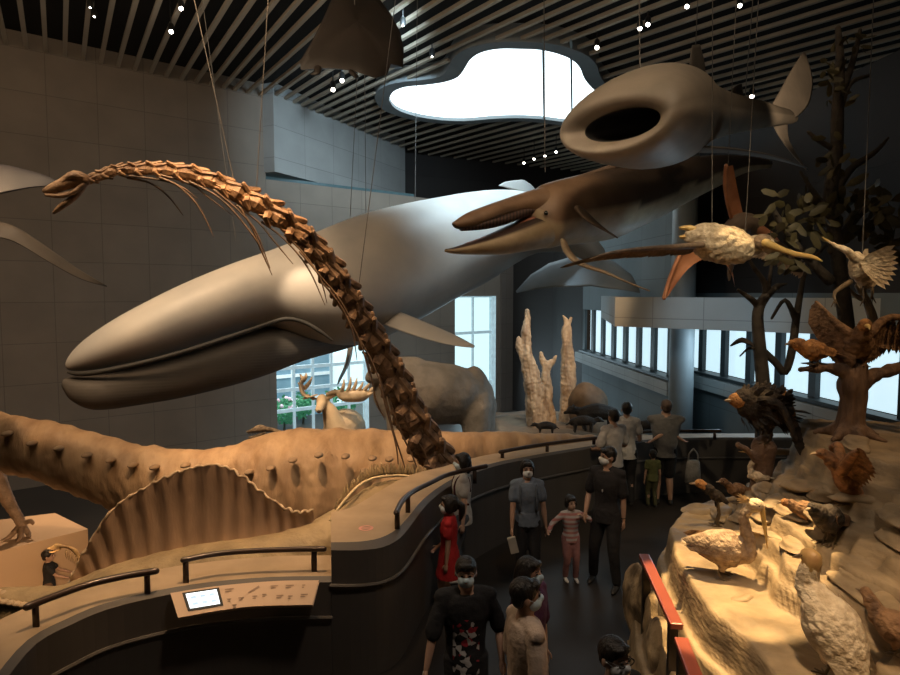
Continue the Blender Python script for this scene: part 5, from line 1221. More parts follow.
tree('bare_tree', 'bare dark branching tree standing before the bright windows', [
 ([V((b2_.x, b2_.y, 0)), q2(763, 430), q2(763, 385), q2(759, 340), q2(758, 312), q2(766, 296), q2(778, 286)], [.12, .10, .09, .08, .07, .06, .04]),
 ([q2(758, 315), q2(757, 305), q2(748, 297), q2(738, 290)], [.06, .05, .035, .02]), ([q2(766, 296), q2(764, 282), q2(754, 268), q2(748, 258)], [.05, .04, .03, .02]),
 ([q2(778, 286), q2(786, 284)], [.035, .015]), ([q2(768, 292), q2(770, 275), q2(772, 262)], [.035, .025, .02]),
 ([q2(762, 350), q2(775, 362), q2(785, 372), q2(792, 350), q2(796, 320), q2(800, 295)], [.05, .05, .05, .055, .05, .04]), ([q2(762, 352), q2(750, 348), q2(740, 356)], [.03, .02, .01]),
 ([q2(763, 385), q2(768, 400), q2(766, 430)], [.05, .04, .04]), ([q2(796, 320), q2(785, 300), q2(772, 318)], [.045, .03, .02]), ([q2(800, 295), q2(806, 270), q2(826, 245)], [.04, .03, .02])],
 [], M_bark, M_dleaf, 0)
g = G(); g.tube([q2(732, 345, .1), q2(742, 340), q2(752, 345, -.1)], [.03, .075, .04], k=4, squash=.5); o = part('perched_lizard', g, F_dark, None, q2(742, 343)); tag(o, 'small dark elongated creature clinging left of the bare tree trunk', 'lizard')
g = G(); g.tube([q1(875, 345, .6), q1(873, 320, .6), q1(866, 300, .6), q1(858, 286, .6)], [.06, .06, .05, .04], k=3); g.tube([q1(866, 300, .6), q1(856, 296, .6), q1(848, 288, .6)], [.04, .03, .02], k=3)
g.v += []; o = part('bare_branch', g, M_trunk, None, q1(875, 345, .6)); tag(o, 'pale bare branch under the white egret', 'branch')
# dark wood log & fur animal near the trunks
def blobanimal(px, py, Y, s, lb, yaw=PI):
    p = at(px, py, Y); M = Matrix.Translation(p)@Matrix.Rotation(yaw, 4, 'Z')@Matrix.Scale(s, 4); g = G()
    g.tube([(-.5, 0, .5), (0, 0, .58), (.45, 0, .52)], [.2, .26, .2], k=3, seg=12); g.tube([(.45, 0, .55), (.7, 0, .62)], [.15, .12]); g.ell((.78, 0, .62), (.17, .12, .13)); g.tube([(.85, 0, .58), (1.0, 0, .54)], [.07, .05])
    for x in (-.42, .38):
        for y in (-.13, .13): g.tube([(x, y, .45), (x+.03, y, .2), (x, y, .03)], [.11, .06, .05])
    g.tube([(-.6, 0, .5), (-.85, 0, .35)], [.06, .03])
    for y in (-.08, .08): g.tube([(.74, y, .7), (.73, y, .8)], [.04, .02])
    o = part('small_mammal', g.xf(M), M_blackfur, None, p, vox=.02*max(s, .6), it=2); tag(o, lb, 'mammal', 'dark mounted animals beyond the parapet')
blobanimal(597, 430, 14.9, .75, 'larger dark furry animal beside the right tree trunk')
blobanimal(583, 432, 14.3, .45, 'small dark animal on the mound between trunk and larger one', 0)
blobanimal(546, 434, 14.6, .35, 'tiny dark animal at the foot of the left tree trunk')
blobanimal(646, 437, 13.2, .42, 'dark animal beyond the rail between white shirted and grey shirted visitors')
g = G(); p = at(588, 408, 17); g.ell(p, (.5, .4, .75)); g.ell(p+V((.2, 0, -.8)), (.9, .5, .6)); o = part('boulder', g, mat('dark brown rock', (.15, .105, .065), (.08, .055, .035), scale=3), None, (p.x, p.y, zg), vox=.05, it=2, disp=lambda q: noise.noise(q*2)*.12); tag(o, 'brown rounded boulder behind the white shirted visitor, right of the trunks', 'rock')
# ------------------------------------------------------------------ people
def cm(n, c, c2=None, sc=14, **k): return mat(n, c, c2 or tuple(x*.8 for x in c), scale=sc, rough=.85, bump=.25, bscale=sc*1.6, **k)
M_skin = mat('skin', (.48, .29, .20), (.42, .25, .17), scale=6, rough=.55)
M_skin2 = mat('fair skin', (.58, .38, .28), (.52, .33, .24), scale=6, rough=.55)
M_hair = mat('black hair', (.018, .014, .012), (.010, .008, .007), scale=30, rough=.45, bump=.4, bscale=60, stretch=(1, 1, .2))
M_mask = mat('pale blue face mask', (.62, .76, .82), (.56, .70, .78), scale=5, rough=.8)
M_maskw = mat('white face mask', (.78, .80, .80), (.7, .72, .74), scale=5, rough=.8)
M_black = cm('black cloth', (.018, .017, .018)); M_jean = cm('blue grey jeans', (.10, .12, .15)); M_whitec = cm('white cloth', (.58, .56, .53)); M_shoe = mat('dark shoe', (.03, .028, .026), rough=.5); M_wshoe = mat('white shoe', (.7, .68, .64), rough=.6)
def ik(a, b, l1, l2, pole):
    d = b-a; L = min(d.length, (l1+l2)*.999); dn = d.normalized(); x = (l1*l1-l2*l2+L*L)/(2*L); h = math.sqrt(max(l1*l1-x*x, 0))
    pl = (pole-dn*pole.dot(dn)); pl = pl.normalized() if pl.length > 1e-5 else V((0, 0, -1))
    return a+dn*x+pl*h, a+dn*L
def person(lb, x, Y, h, yaw, z0=0, top=None, bottom=None, skin=None, hair='short', mask=None, shorts=False, sleeve=.55, skirt=False, hl=None, hr=None, head_yaw=0, head_tilt=0, feet=None, shoe=None, child=False, wide=1.0, hem=.46, gl=False, hairm=None, long_sleeve=False, dress=False, vox=None):
    skin = skin or M_skin; hairm = hairm or M_hair
    t = thing('person', lb, 'person', (x, Y, z0)); M = Matrix.Translation((x, Y, z0))@Matrix.Rotation(yaw, 4, 'Z')@Matrix.Scale(h, 4); Mi = M.inverted()
    hs = 1.30 if child else 1.06     # head scale
    W = wide
    hz = 1-.066*hs*1.02             # head centre height
    nb = .845 if not child else .80
    def tr(z): return z if not child else z*.965
    HM = Matrix.Translation((0, 0, nb+.01))@Matrix.Rotation(head_yaw, 4, 'Z')@Matrix.Rotation(head_tilt, 4, 'X')@Matrix.Translation((0, 0, -(nb+.01)))
    # limbs
    hips = [V((s*.050, 0, .50)) for s in (-1, 1)]; F = feet or [(-.055, .01), (.06, -.02)]
    ank = [V((f[0], f[1], .042)) for f in F]; knee = [ik(hp, a, .235, .235, V((0, -1, 0)))[0] for hp, a in zip(hips, ank)]
    sh = [V((s*.098*W, .004, tr(.812))) for s in (-1, 1)]
    hand_t = []
    for s, q in zip((-1, 1), (hl, hr)):
        if q is None: q = V((s*.135*W, -.01, tr(.47)))
        elif isinstance(q, tuple) and len(q) == 3: q = V(q)
        else: q = Mi@q
        hand_t.append(q)
    elb = []; wr = []
    for s, a, b in zip((-1, 1), sh, hand_t):
        e, w_ = ik(a, b, .172, .150, V((s*.35, .8, -.3))); elb.append(e); wr.append(w_)
    TOR = [(.465, .070, .055, 0), (.50, .086, .062, .002), (.54, .084, .060, .002), (.60, .070, .052, 0), (.66, .073, .054, 0), (.72, .083, .060, -.002), (.77, .087, .058, 0), (.805, .084, .050, .002), (.832, .060, .042, .004), (.856, .034, .034, .004), (.885, .031, .032, 0)]
    TOR = [(tr(a), b*W if a > .55 else b, c, d) for a, b, c, d in TOR]
    def torso(g, rng, infl):
        P = [p for p in TOR if rng[0] <= p[0] <= rng[1]]; P = cr(P, 4)
        g.loft([[V(((w_+infl)*math.cos(2*PI*j/20), d+yo_sign*(dd+infl)*math.sin(2*PI*j/20), z)) for j in range(20)] for z, w_, dd, d in P for yo_sign in (1,)])
    g = G(); torso(g, (0, 2), 0)
    g.tube([V((0, .004, tr(.83))), V((0, 0, hz-.03))], [.034, .032], seg=14)
    for s_ in sh: g.tube([V((0, .006, tr(.836))), s_+V((0, 0, .004))], [.030, .024], seg=10)
    for hp, k_, a in zip(hips, knee, ank): g.tube([hp+V((0, 0, .01)), hp.lerp(k_, .5), k_, k_.lerp(a, .4)+V((0, .006, 0)), a], [.050, .044, .033, .032, .020], k=3, seg=12)
    for a, e, w_, s in zip(sh, elb, wr, (-1, 1)): g.tube([a, a.lerp(e, .4), e, e.lerp(w_, .35), w_], [.026, .026, .021, .021, .0135], k=3, seg=10)
    # hands: palm, four fingers and a thumb leaving its side
    for e, w_, s in zip(elb, wr, (-1, 1)):
        d = (w_-e).normalized(); sd = d.cross(V((0, 1, 0) if abs(d.y) < .8 else (0, 0, 1))).normalized(); fw = V((0, -1, 0)); fw = (fw-d*fw.dot(d)); fw = fw.normalized() if fw.length > .2 else V((0, 0, -1))
        across = fw; curl = -V((s, 0, 0)); curl = (curl-d*curl.dot(d)).normalized()
        pc_ = w_+d*.026; g.tube([w_, w_+d*.018, w_+d*.045], [.012, .018, .017], seg=10, squash=.7)
        for k in range(4):
            o_ = across*(.0125-.0085*k); L_ = (.040, .045, .041, .032)[k]; b0 = w_+d*.042+o_
            g.tube([b0, b0+d*L_*.5+curl*.004, b0+d*L_*.85+curl*.016], [.0052, .0048, .0038], seg=6)
        b0 = w_+d*.014+across*.014; g.tube([b0, b0+across*.014+d*.018, b0+across*.016+d*.034+curl*.006], [.0066, .0056, .0042], seg=6)
    # head
    c = V((0, -.002, hz)); H = G()
    H.ell(c+V((0, .006, .012)*1) if False else c+V((0, .006*hs, .010*hs)), (.043*hs, .052*hs, .054*hs), seg=18, rings=12)
    H.ell(c+V((0, -.012*hs, -.022*hs)), (.034*hs, .038*hs, .040*hs), seg=14, rings=10)
    H.ell(c+V((0, -.026*hs, -.046*hs)), (.018*hs, .016*hs, .014*hs), seg=10, rings=8)
    H.tube([c+V((0, -.047*hs, .008*hs)), c+V((0, -.058*hs, -.012*hs))], [.0055*hs, .009*hs], seg=8)
    for s in (-1, 1): H.ell(c+V((s*.045*hs, .008*hs, -.004*hs)), (.006*hs, .012*hs, .018*hs), seg=8, rings=6)
    H.tube([c+V((-.012*hs, -.047*hs, -.032*hs)), c+V((.012*hs, -.047*hs, -.032*hs))], [.005*hs, .005*hs], seg=6)
    g.merge(H.xf(HM)); part('body', g.xf(M), skin, t, vox=vox or .0062*max(h/1.7, .8), it=2)
    for s in (-1, 1):
        e = G(); e.ell(c+V((s*.0185*hs, -.0435*hs, .007*hs)), (.0068*hs, .004*hs, .0042*hs), seg=8, rings=6); part('eye', e.xf(HM).xf(M), M_eye, t)
        e = G(); e.tube([c+V((s*.009*hs, -.047*hs, .0185*hs)), c+V((s*.019*hs, -.0475*hs, .021*hs)), c+V((s*.030*hs, -.041*hs, .018*hs))], .0022*hs, seg=5); part('eyebrow', e.xf(HM).xf(M), hairm, t)
    # hair
    g = G(); g.ell(c+V((0, .013*hs, .021*hs)), (.050*hs, .055*hs, .051*hs), seg=18, rings=12); g.ell(c+V((0, -.030*hs, .045*hs)), (.034*hs, .022*hs, .016*hs)); g.ell(c+V((0, .030*hs, -.010*hs)), (.040*hs, .030*hs, .034*hs))
    if hair in ('long', 'pony', 'bun', 'bob'):
        for s in (-1, 1): g.ell(c+V((s*.041*hs, .008*hs, -.004*hs)), (.014*hs, .032*hs, .042*hs))
    if hair == 'long': g.tube([c+V((0, .035*hs, 0)), c+V((0, .046*hs, -.06*hs)), c+V((0, .05*hs, -.13*hs))], [.045*hs, .046*hs, .03*hs], squash=.6, k=3)
    if hair == 'bob': g.tube([c+V((0, .025*hs, 0)), c+V((0, .032*hs, -.045*hs))], [.047*hs, .045*hs], squash=.8, k=2, seg=14)
    if hair == 'pony': g.tube([c+V((0, .055*hs, .015*hs)), c+V((0, .085*hs, .0)), c+V((0, .082*hs, -.06*hs)), c+V((0, .07*hs, -.10*hs))], [.016*hs, .022*hs, .02*hs, .006*hs], k=3)
    if hair == 'bun': g.ell(c+V((0, .05*hs, .045*hs)), .024*hs)
    hair_o = part('hair', g.xf(HM).xf(M), hairm, t, vox=.009, it=1)
    if mask:
        g = G(); g.ell(c+V((0, -.021*hs, -.024*hs)), (.037*hs, .036*hs, .033*hs), seg=18, rings=12); g.ell(c+V((0, -.053*hs, -.009*hs)), (.0125*hs, .0135*hs, .015*hs))
        mo_ = part('face_mask', g.xf(HM).xf(M), mask, t, vox=.007, it=2)
        for s in (-1, 1):
            e = G(); e.tube([c+V((s*.032*hs, -.022*hs, -.012*hs)), c+V((s*.046*hs, -.006*hs, .002*hs)), c+V((s*.047*hs, .012*hs, .004*hs))], .0014*hs, k=2, seg=5); o_ = part('ear_loop', e.xf(HM).xf(M), mask, t)
    if gl:
        g = G()
        for s in (-1, 1):
            cc2 = c+V((s*.019*hs, -.051*hs, .007*hs)); g.tube([cc2+V((.0155*hs*math.cos(a*PI/6), 0, .011*hs*math.sin(a*PI/6))) for a in range(13)], .0017*hs, seg=5)
            g.tube([cc2+V((s*.0155*hs, 0, 0)), c+V((s*.047*hs, .005*hs, .006*hs))], .0017*hs, seg=5)
        g.tube([c+V((-.004*hs, -.051*hs, .008*hs)), c+V((.004*hs, -.051*hs, .008*hs))], .0017*hs, seg=5); part('glasses', g.xf(HM).xf(M), M_wdark, t)
    # clothes
    g = G(); torso(g, (hem, .84), .015); g.loft([[V(((w_)*math.cos(2*PI*j/20), dd*math.sin(2*PI*j/20), z)) for j in range(20)] for z, w_, dd in ((hem, .106, .083), (hem+.04, .102, .080), (hem+.10, .094, .074))])
    for s_ in sh: g.tube([V((0, .006, tr(.833))), s_+V((0, 0, .004))], [.038, .036], seg=12)
    for a, e, w_, s in zip(sh, elb, wr, (-1, 1)):
        if long_sleeve: g.tube([a+V((-s*.02, 0, 0)), a.lerp(e, .4), e, e.lerp(w_, .93)], [.038, .034, .030, .022], k=3, seg=12)
        else: g.tube([a+V((-s*.02, 0, 0)), a.lerp(e, sleeve*.5), a.lerp(e, sleeve)], [.040, .038, .040], k=3, seg=12)
    if dress: g.loft([[V((w_*math.cos(2*PI*j/20), dd*math.sin(2*PI*j/20), z)) for j in range(20)] for z, w_, dd in ((.60, .08, .062), (.50, .108, .085), (.40, .125, .10), (.31, .14, .115))])
    top_o = part('dress' if dress else 'shirt', g.xf(M), top or M_whitec, t, vox=.010, it=2, disp=lambda p: noise.noise(p*9)*.006+noise.noise(p*22)*.003)
    if not dress:
        g = G()
        if skirt: g.loft([[V((w_*math.cos(2*PI*j/20), dd*math.sin(2*PI*j/20), z)) for j in range(20)] for z, w_, dd in ((.56, .078, .062), (.50, .10, .075), (.40, .11, .085), (.24, .125, .10))])
        else:
            torso(g, (.44, .60), .007)
            for hp, k_, a in zip(hips, knee, ank):
                if shorts: g.tube([hp+V((0, 0, .02)), hp.lerp(k_, .5), hp.lerp(k_, .92)], [.062, .058, .056], k=3, seg=14)
                else: g.tube([hp+V((0, 0, .02)), hp.lerp(k_, .5), k_, k_.lerp(a, .5), a+V((0, 0, .012))], [.060, .053, .042, .038, .033], k=3, seg=14)
        part('skirt' if skirt else ('shorts' if shorts else 'trousers'), g.xf(M), bottom or M_black, t, vox=.011, it=2, disp=lambda p: noise.noise(p*10)*.004)
    for a, k_ in zip(ank, knee):
        g = G(); g.tube([a+V((0, .026, -.022)), a+V((0, -.02, -.020)), a+V((0, -.075, -.027)), a+V((0, -.10, -.030))], [.020, .023, .020, .012], k=3, seg=12, squash=.8); g.tube([a, a+V((0, .004, -.02))], [.022, .024]); part('shoe', g.xf(M), shoe or M_shoe, t, vox=.008, it=2)
    t['_M'] = [v for r in M for v in r]
    return t, M, dict(sh=sh, elb=elb, wr=wr, HM=HM, c=c, hs=hs)
def addon(t, name, g, M, m, **k): return part(name, g.xf(M), m, t, **k)
X = lambda px, Y: at(px, 500, Y).x
# man in black leading the small girl
girl_l = at(549, 531, 7.72); girl_r = at(583, 516, 7.85)
t, M, K = person('man in black polo shirt and trousers, white mask, leading the small girl by the hand', X(608, 7.8), 7.85, 1.72, -.55, top=cm('black polo', (.022, .020, .022)), bottom=M_black, mask=M_maskw, head_yaw=-.75, hl=girl_r+V((.03, 0, .05)), hr=at(624, 530, 7.72), feet=[(-.10, .02), (.10, -.06)], sleeve=.8)
g = G(); g.tube([K['wr'][1].lerp(K['elb'][1], .10)+V((.016*math.cos(a*PI/6), .016*math.sin(a*PI/6), 0)) for a in range(13)], .003, seg=5); addon(t, 'wristband', g, M, M_black)
g = G(); g.ell(V((-.01, -.078, .70)), (.006, .004, .012), seg=8, rings=6); addon(t, 'badge', g, M, mat('pale badge', (.4, .4, .42)))
# woman in blue
t, M, K = person('woman in a slate blue top with dark shoulder straps, white mask and long dark trousers', X(527, 7.75), 7.75, 1.58, .05, top=cm('slate blue top', (.17, .21, .27)), bottom=M_black, mask=M_maskw, hair='bob', hem=.50, hl=at(512, 528, 7.62), hr=girl_l+V((-.035, 0, .045)), skin=M_skin, sleeve=.6)
for s in (-1, 1):
    g = G(); g.tube([V((s*.058, .05, .82)), V((s*.060, 0, .838)), V((s*.060, -.062, .79)), V((s*.062, -.078, .70)), V((s*.064, -.068, .62)), V((s*.07, .02, .60))], .009, k=3, seg=6, squash=.5); addon(t, 'shoulder_strap', g, M, M_jean)
hb = at(513, 545, 7.55); g = G(); g.box(hb, (.10, .05, .20), rot=Euler((0, -.25, 0))); o = part('paper_bag', g, mat('cream paper bag', (.55, .50, .42)), None, hb, bevel=.01, smooth=False); tag(o, 'small cream bag hanging from the hand of the woman in blue', 'bag')
# girl
t, M, K = person('little girl in pink and grey stripes and white shoes, holding hands on both sides', X(571, 7.95), 7.95, 1.08, .1, top=mat('pink striped cloth', (.50, .22, .20), (.44, .19, .18), scale=10, rough=.85, stripes=((0, 0, 5.5), (.50, .46, .44), .5, 'Z', 0)), bottom=cm('dusty pink cloth', (.36, .17, .16)), hair='bun', hl=girl_l, hr=girl_r, skin=M_skin2, child=True, shoe=M_wshoe, long_sleeve=True, head_yaw=.2)
# pair at the parapet corner
t, M, K = person('girl in a red dress with dark ponytail and white mask, facing left by the parapet', X(449, 7.15), 7.15, 1.34, -PI/2-.1, top=cm('red cloth', (.48, .018, .02)), hair='pony', mask=M_maskw, skin=M_skin, child=True, dress=True, hl=(-.10, -.10, .52))
t, M, K = person('visitor in white tee and grey jeans with blue mask behind the girl in red', X(462, 7.95), 7.95, 1.62, -PI/2+.1, top=M_whitec, bottom=M_jean, mask=M_mask, hair='bob', skin=M_skin2, shoe=M_wshoe, hl=(-.09, -.12, .56))
for s in (-1, 1):
    g = G(); g.tube([V((s*.06, .055, .72)), V((s*.062, .04, .82)), V((s*.062, -.02, .84)), V((s*.062, -.066, .76)), V((s*.07, -.05, .66)), V((s*.075, .04, .62))], .008, k=3, seg=6, squash=.5); addon(t, 'shoulder_strap', g, M, cm('dark red strap', (.08, .02, .02)))
# front woman with floral print tee
def print_mat():
    m = cm('black tee cloth', (.015, .014, .015)); N = m.node_tree.nodes; L = m.node_tree.links; b = N['Principled BSDF']
    tc = N.new('ShaderNodeTexCoord'); sx = N.new('ShaderNodeSeparateXYZ'); L.new(tc.outputs['Object'], sx.inputs[0])
    vo = N.new('ShaderNodeTexVoronoi'); vo.inputs['Scale'].default_value = 26; L.new(tc.outputs['Object'], vo.inputs['Vector'])
    bw_ = N.new('ShaderNodeSeparateColor'); L.new(vo.outputs['Color'], bw_.inputs[0])
    r = N.new('ShaderNodeValToRGB'); r.color_ramp.interpolation = 'CONSTANT'; e = r.color_ramp.elements; e[0].color = (.015, .014, .015, 1); e[1].position = .48; e[1].color = (.55, .52, .50, 1)
    x_ = e.new(.66); x_.color = (.015, .014, .015, 1); x_ = e.new(.80); x_.color = (.42, .03, .05, 1)
    L.new(bw_.outputs[0], r.inputs[0])
    m1 = N.new('ShaderNodeMath'); m1.operation = 'LESS_THAN'; m1.inputs[1].default_value = 1.17; L.new(sx.outputs['Z'], m1.inputs[0])
    m2 = N.new('ShaderNodeMath'); m2.operation = 'ABSOLUTE'; L.new(sx.outputs['X'], m2.inputs[0]); m3 = N.new('ShaderNodeMath'); m3.operation = 'LESS_THAN'; m3.inputs[1].default_value = .10; L.new(m2.outputs[0], m3.inputs[0])
    m4 = N.new('ShaderNodeMath'); m4.operation = 'MULTIPLY'; L.new(m1.outputs[0], m4.inputs[0]); L.new(m3.outputs[0], m4.inputs[1])
    mx = N.new('ShaderNodeMix'); mx.data_type = 'RGBA'; L.new(m4.outputs[0], mx.inputs['Factor']); src = b.inputs['Base Color'].links[0].from_socket; L.new(src, mx.inputs['A']); L.new(r.outputs[0], mx.inputs['B']); L.new(mx.outputs['Result'], b.inputs['Base Color'])
    return m
t, M, K = person('woman in a black tee with red and white flower print and blue mask', X(466, 4.8), 4.8, 1.60, .10, top=print_mat(), bottom=M_black, mask=M_mask, hair='short', skin=M_skin, wide=1.18, head_tilt=.08, head_yaw=-.12, hl=(-.20, -.10, .50), hr=(.165, -.06, .52), sleeve=.95)
ph = M@(K['wr'][0]+V((-.005, -.03, -.045))); g = G(); g.box(ph, (.015, .15, .075), rot=Euler((.5, 0, .3))); o = part('phone', g, mat('white phone', (.7, .68, .66), rough=.3), None, ph, bevel=.004, smooth=False); tag(o, 'white phone in the hand of the nearest woman in black', 'phone')
# woman in purple behind the man in cream tee
t, M, K = person('woman in a purple top and blue mask half hidden behind the man in cream', X(531, 4.78), 4.80, 1.60, .95, top=cm('purple cloth', (.085, .022, .075)), bottom=M_black, mask=M_mask, hair='long', skin=M_skin, wide=1.12, long_sleeve=False, sleeve=.9)
t, M, K = person('man in a cream tee shirt with blue mask, seen from his right side', X(527, 4.22), 4.22, 1.70, PI/2+.35, top=cm('cream tee cloth', (.62, .47, .36)), bottom=M_jean, mask=M_mask, skin=M_skin, head_yaw=-.25, wide=1.0, sleeve=.9)
t, M, K = person('man with black framed glasses and white mask at the bottom edge', X(618, 3.62), 3.62, 1.61, .55, top=M_black, bottom=M_black, mask=M_maskw, skin=M_skin2, gl=True)
# far visitors with their backs turned
t, M, K = person('broad man in grey shirt and black shorts seen from behind at the far rail', X(664, 10.9), 10.9, 1.80, PI-.1, top=cm('grey shirt cloth', (.17, .165, .16)), bottom=M_black, shorts=True, skin=M_skin, wide=1.45, hr=at(690, 445, 10.8), hl=at(646, 445, 10.8), sleeve=.95, hairm=mat('thin grey brown hair', (.12, .08, .06), scale=20), hair='short')
hb = at(693, 470, 10.75); g = G()
g.loft([[hb+V((w_*math.cos(a*PI/8)*(1 if abs(math.cos(a*PI/8)) < .9 else .93), d_*math.sin(a*PI/8), z_)) for a in range(16)] for z_, w_, d_ in ((.17, .10, .02), (.12, .12, .05), (-.05, .14, .07), (-.20, .15, .07), (-.22, .13, .05))])
for s_ in (-1, 1): g.tube([hb+V((s_*.08, 0, .15)), hb+V((s_*.07, 0, .27)), hb+V((0, 0, .36))], .014, k=3, seg=6)
o = part('carrier_bag', g, mat('white plastic bag', (.24, .23, .22), (.17, .165, .155), scale=9, rough=.4, bump=.4), None, hb); tag(o, 'white carrier bag hanging at the right side of the man in grey', 'bag')
t, M, K = person('visitor in a white tee seen from behind, leaning on the far rail', X(612, 10.35), 10.35, 1.74, PI+.35, top=cm('pale tee cloth', (.50, .46, .43)), bottom=M_black, skin=M_skin, hl=(-.13, -.16, .60), hr=(.12, -.14, .60), sleeve=.8, hair='short')
t, M, K = person('dark haired visitor in white standing just beyond the one leaning on the rail', X(625, 10.85), 10.85, 1.77, PI-.2, top=M_whitec, bottom=M_black, skin=M_skin, hair='short', hl=(-.08, -.15, .62), hr=(.10, -.13, .62))
t, M, K = person('small child half hidden between the two visitors at the far rail', X(652, 10.75), 10.75, .98, PI, top=cm('lime cloth', (.12, .13, .045)), bottom=cm('lime cloth two', (.09, .09, .04)), skin=M_skin, child=True)
# child in the lower hall
pc2 = at(50, 600, 11.1)
t, M, K = person('child in dark clothes bending forward beside the wooden plinth in the lower hall', pc2.x, pc2.y, 1.26, PI/2+.4, z0=-2.15, top=M_black, bottom=cm('brown cloth', (.16, .09, .05)), skin=M_skin, child=True, hl=(-.1, -.25, .6), hr=(.1, -.25, .6))
# ------------------------------------------------------------------ ceiling spotlights
M_lens = mat('lit lamp lens', (1, .95, .85), emis=(1, .93, .8), est=14); M_house = mat('black lamp housing', (.02, .02, .02), rough=.4)
spots = [(181, 5, 'on the left between the first slats'), (171, 28, 'brightest, on the left near the wall'), (90, 4, 'in the dim pair at the upper left'), (94, 13, 'lower of the dim pair at the upper left'), (333, 86, 'left of the pair under the ray wing'), (342, 77, 'right of the pair under the ray wing'), (403, 22, 'alone right of the ray'), (432, 53, 'alone above the skylight left end'), (597, 44, 'at the right end of the skylight'), (640, 25, 'left of the bright pair above the shark'), (648, 21, 'right of the bright pair above the shark'), (687, 3, 'at the top edge above the shark'), (740, 2, 'at the top edge right of the shark fin'), (752, 93, 'bright one by the shark tail'),
 (524, 161, 'first in the row below the skylight'), (534, 157, 'second in the row below the skylight'), (545, 154, 'third in the row below the skylight'), (556, 150, 'last in the row below the skylight')]
for i, (x, y, lb) in enumerate(spots):
    p = atz(x, y, CEIL-.75) if y < 140 else atz(x, y, CEIL-1.2)
    t = thing('ceiling_spotlight', 'small ceiling spotlight '+lb, 'spotlight', (p.x, p.y, p.z), 'ceiling spotlights')
    d = (V((0, 0, CAMZ))-p).normalized()*.6+V((0, 0, -.6)); d.normalize(); k_ = max(.6, p.y/20)
    if y > 140: k_ *= .55
    g = G(); g.tube([p-d*.12*k_, p+d*.10*k_], .085*k_, seg=12); g.tube([p-d*.1*k_, V((p.x, p.y, CEIL))], .02, seg=6); part('housing', g, M_house, t)
    g = G(); g.ell(p+d*.17*k_, .062*k_ if i not in (2, 3, 6, 7) else .03*k_, seg=10, rings=8); part('lens', g, M_lens, t)
# ------------------------------------------------------------------ camera, light
cam = bpy.data.cameras.new('camera'); co = bpy.data.objects.new('camera', cam); C.objects.link(co)
cam.sensor_width = 36; cam.lens = 26; cam.clip_start = .05; cam.clip_end = 200
co.location = (0, 0, CAMZ); co.rotation_euler = (math.pi/2-PITCH, 0, 0); bpy.context.scene.camera = co
sc = bpy.context.scene
sc.view_settings.view_transform = 'Standard'; sc.view_settings.look = 'None'; sc.view_settings.exposure = 0; sc.view_settings.gamma = 1
w = bpy.data.worlds.new('world'); sc.world = w; w.use_nodes = True
w.node_tree.nodes['Background'].inputs[0].default_value = (.9, .75, .6, 1); w.node_tree.nodes['Background'].inputs[1].default_value = .02
def light(kind, loc, tgt, power, col, size=.3, angle=40, blend=.5, sy=None):
    l = bpy.data.lights.new(kind.lower()+' light', kind); l.energy = power; l.color = col
    o = bpy.data.objects.new(l.name, l); C.objects.link(o); o.location = V(loc)
    o.rotation_euler = (V(tgt)-V(loc)).to_track_quat('-Z', 'Y').to_euler()
    if kind == 'SPOT': l.spot_size = angle*D2R; l.spot_blend = blend; l.shadow_soft_size = size
    elif kind == 'AREA':
        l.size = size
        if sy: l.shape = 'RECTANGLE'; l.size_y = sy
    else: l.shadow_soft_size = size
    return o
WARM = (1, .62, .32); WARM2 = (1, .74, .48); COOL = (.62, .85, 1)
# daylight of skylight and windows, and added cool spots
light('AREA', (hc.x, hc.y, CEIL-1.0), (hc.x-1, hc.y+4, 0), 160, COOL, 5)
light('SPOT', (1.5, 13.5, 11.2), at(470, 205, 17.2), 5000, COOL, .5, 55, .9)  # added spot forward of the skylight, brightens the whale tail
light('SPOT', (-1, 17, 10.6), (-4.5, 28, 9.5), 3000, COOL, .5, 60, .9)
for p, zt, pw in (((w1a+w1b)/2, 1.5, 90), ((w2a+w2b)/2, 2.5, 100)):
    light('AREA', p+nrm*.6+V((0, 0, -.3)), p+nrm*5+V((0, 0, -1)), pw, COOL, 2.4)
light('AREA', (6.9, 15, 2.1), (0, 14, 0), 70, COOL, 3, sy=1)
light('SPOT', (2.6, 9.5, 5.0), (6.2, 14.5, 3.1), 420, COOL, .3, 34, .8)  # added spot in mid-air, brightens the balcony fascia
# warm fill of the hall, and added unseen lamps aimed up at the slats
light('AREA', (-7, 8, 11), (-9, 16, 0), 780, WARM2, 7)
light('AREA', (-6, 9, 8.6), (-6, 9.5, 12), 330, WARM2, 6)
light('AREA', (2, 11, 9.2), (2, 11.5, 12), 60, WARM2, 5)
light('AREA', (2, 3, 10.5), (2, 9, 0), 25, WARM2, 5)
# whale head
light('SPOT', (-7, 10.5, 11), at(200, 300, 14.5), 2700, (1, .70, .42), .3, 50, .8)
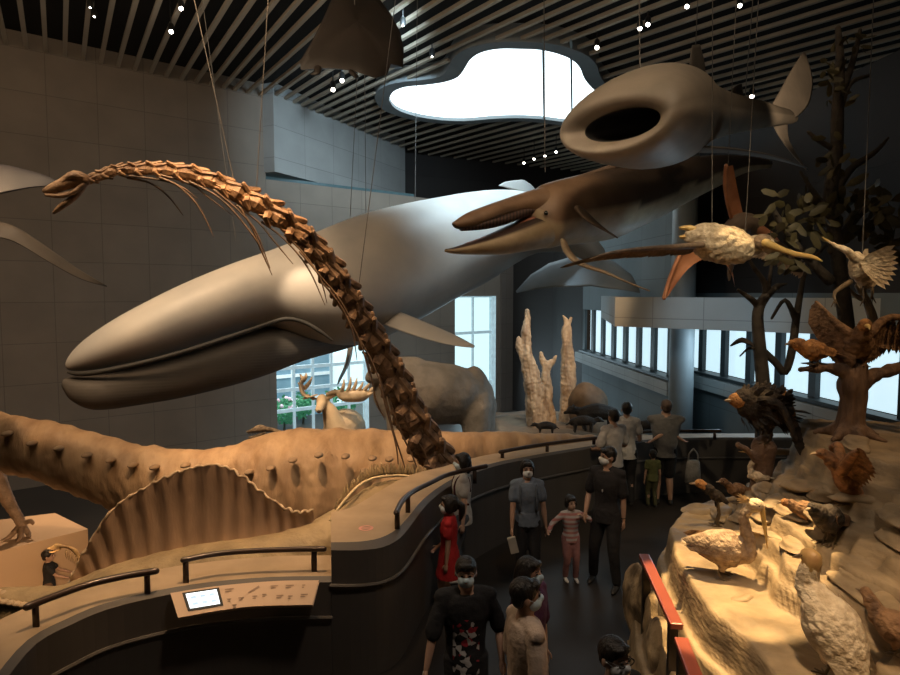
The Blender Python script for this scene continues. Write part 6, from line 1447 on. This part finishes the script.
# dinosaurs
light('SPOT', (-1, 5.5, 9.5), at(180, 550, 7.5), 2300, WARM, .15, 42, .7)
light('SPOT', (-3, 6.5, 10.5), at(320, 450, 10), 2800, WARM, .15, 36, .7)
light('SPOT', (-7, 6.5, 10.5), at(40, 450, 10), 1700, WARM, .15, 40, .7)
light('SPOT', (-5.6, 8.6, -.2), at(10, 545, 12), 220, WARM, .3, 75, .9)  # added low spot under the neck, stands in for light bounced onto the plinth
light('SPOT', (-9.5, 15.5, 4), at(20, 535, 11.5), 900, WARM, .1, 40, .7)
# stag, rhino
light('SPOT', (-3.4, 11.5, 7), at(335, 405, 14.6), 1300, WARM2, .1, 22, .6)
light('SPOT', (.5, 10, 7), at(440, 395, 13.2), 170, WARM2, .1, 26, .6)
# skeleton
light('SPOT', (-5, 4, 10), at(180, 200, 8.2), 900, WARM2, .1, 36, .6)
# right display
light('SPOT', (2.75, 6.3, 8.2), atz(722, 583, 1.2), 6500, (1, .66, .30), .025, 15, .25)
light('SPOT', (3.4, 6.8, 7.0), atz(705, 515, 1.2), 600, (1, .66, .30), .03, 13, .5)
light('SPOT', (5.5, 3.5, 8.5), at(850, 385, 6.4), 420, (1, .62, .30), .05, 28, .7)
light('SPOT', (1.6, 1.8, 7.5), atz(822, 635, 1.4), 1100, (1, .66, .36), .05, 22, .7)
light('SPOT', (3.6, 3.0, 7.2), at(745, 250, 7.2), 520, (1, .78, .5), .05, 30, .7)
# whales on the right
light('SPOT', (.5, 4, 9), at(560, 220, 11), 620, WARM2, .2, 40, .7)
light('SPOT', (3.5, 6, 10.5), at(670, 100, 9), 260, WARM2, .2, 55, .7)
light('SPOT', (1, 3.5, 4.8), at(640, 120, 8.5), 70, WARM2, .2, 50, .7)
# tree trunks
light('SPOT', (4.6, 12.5, 7.6), at(550, 370, 17.5), 1500, WARM, .1, 26, .6)
# people
light('SPOT', (1.5, 2.5, 9), at(530, 560, 6), 520, (1, .82, .66), .4, 62, .9)
# outside plants
light('AREA', w1a.lerp(w1b, .5)+bk*1.0+V((0, 0, 4)), w1a.lerp(w1b, .5)+bk*4+V((0, 0, -2)), 500, (1, 1, 1), 3)
light('SPOT', (5.5, 9, 6.5), at(785, 100, 12.6), 260, WARM2, .1, 30, .6)
light('SPOT', (4.5, 8.5, 8), (7.6, 12.8, 3.1), 260, WARM2, .2, 26, .8)
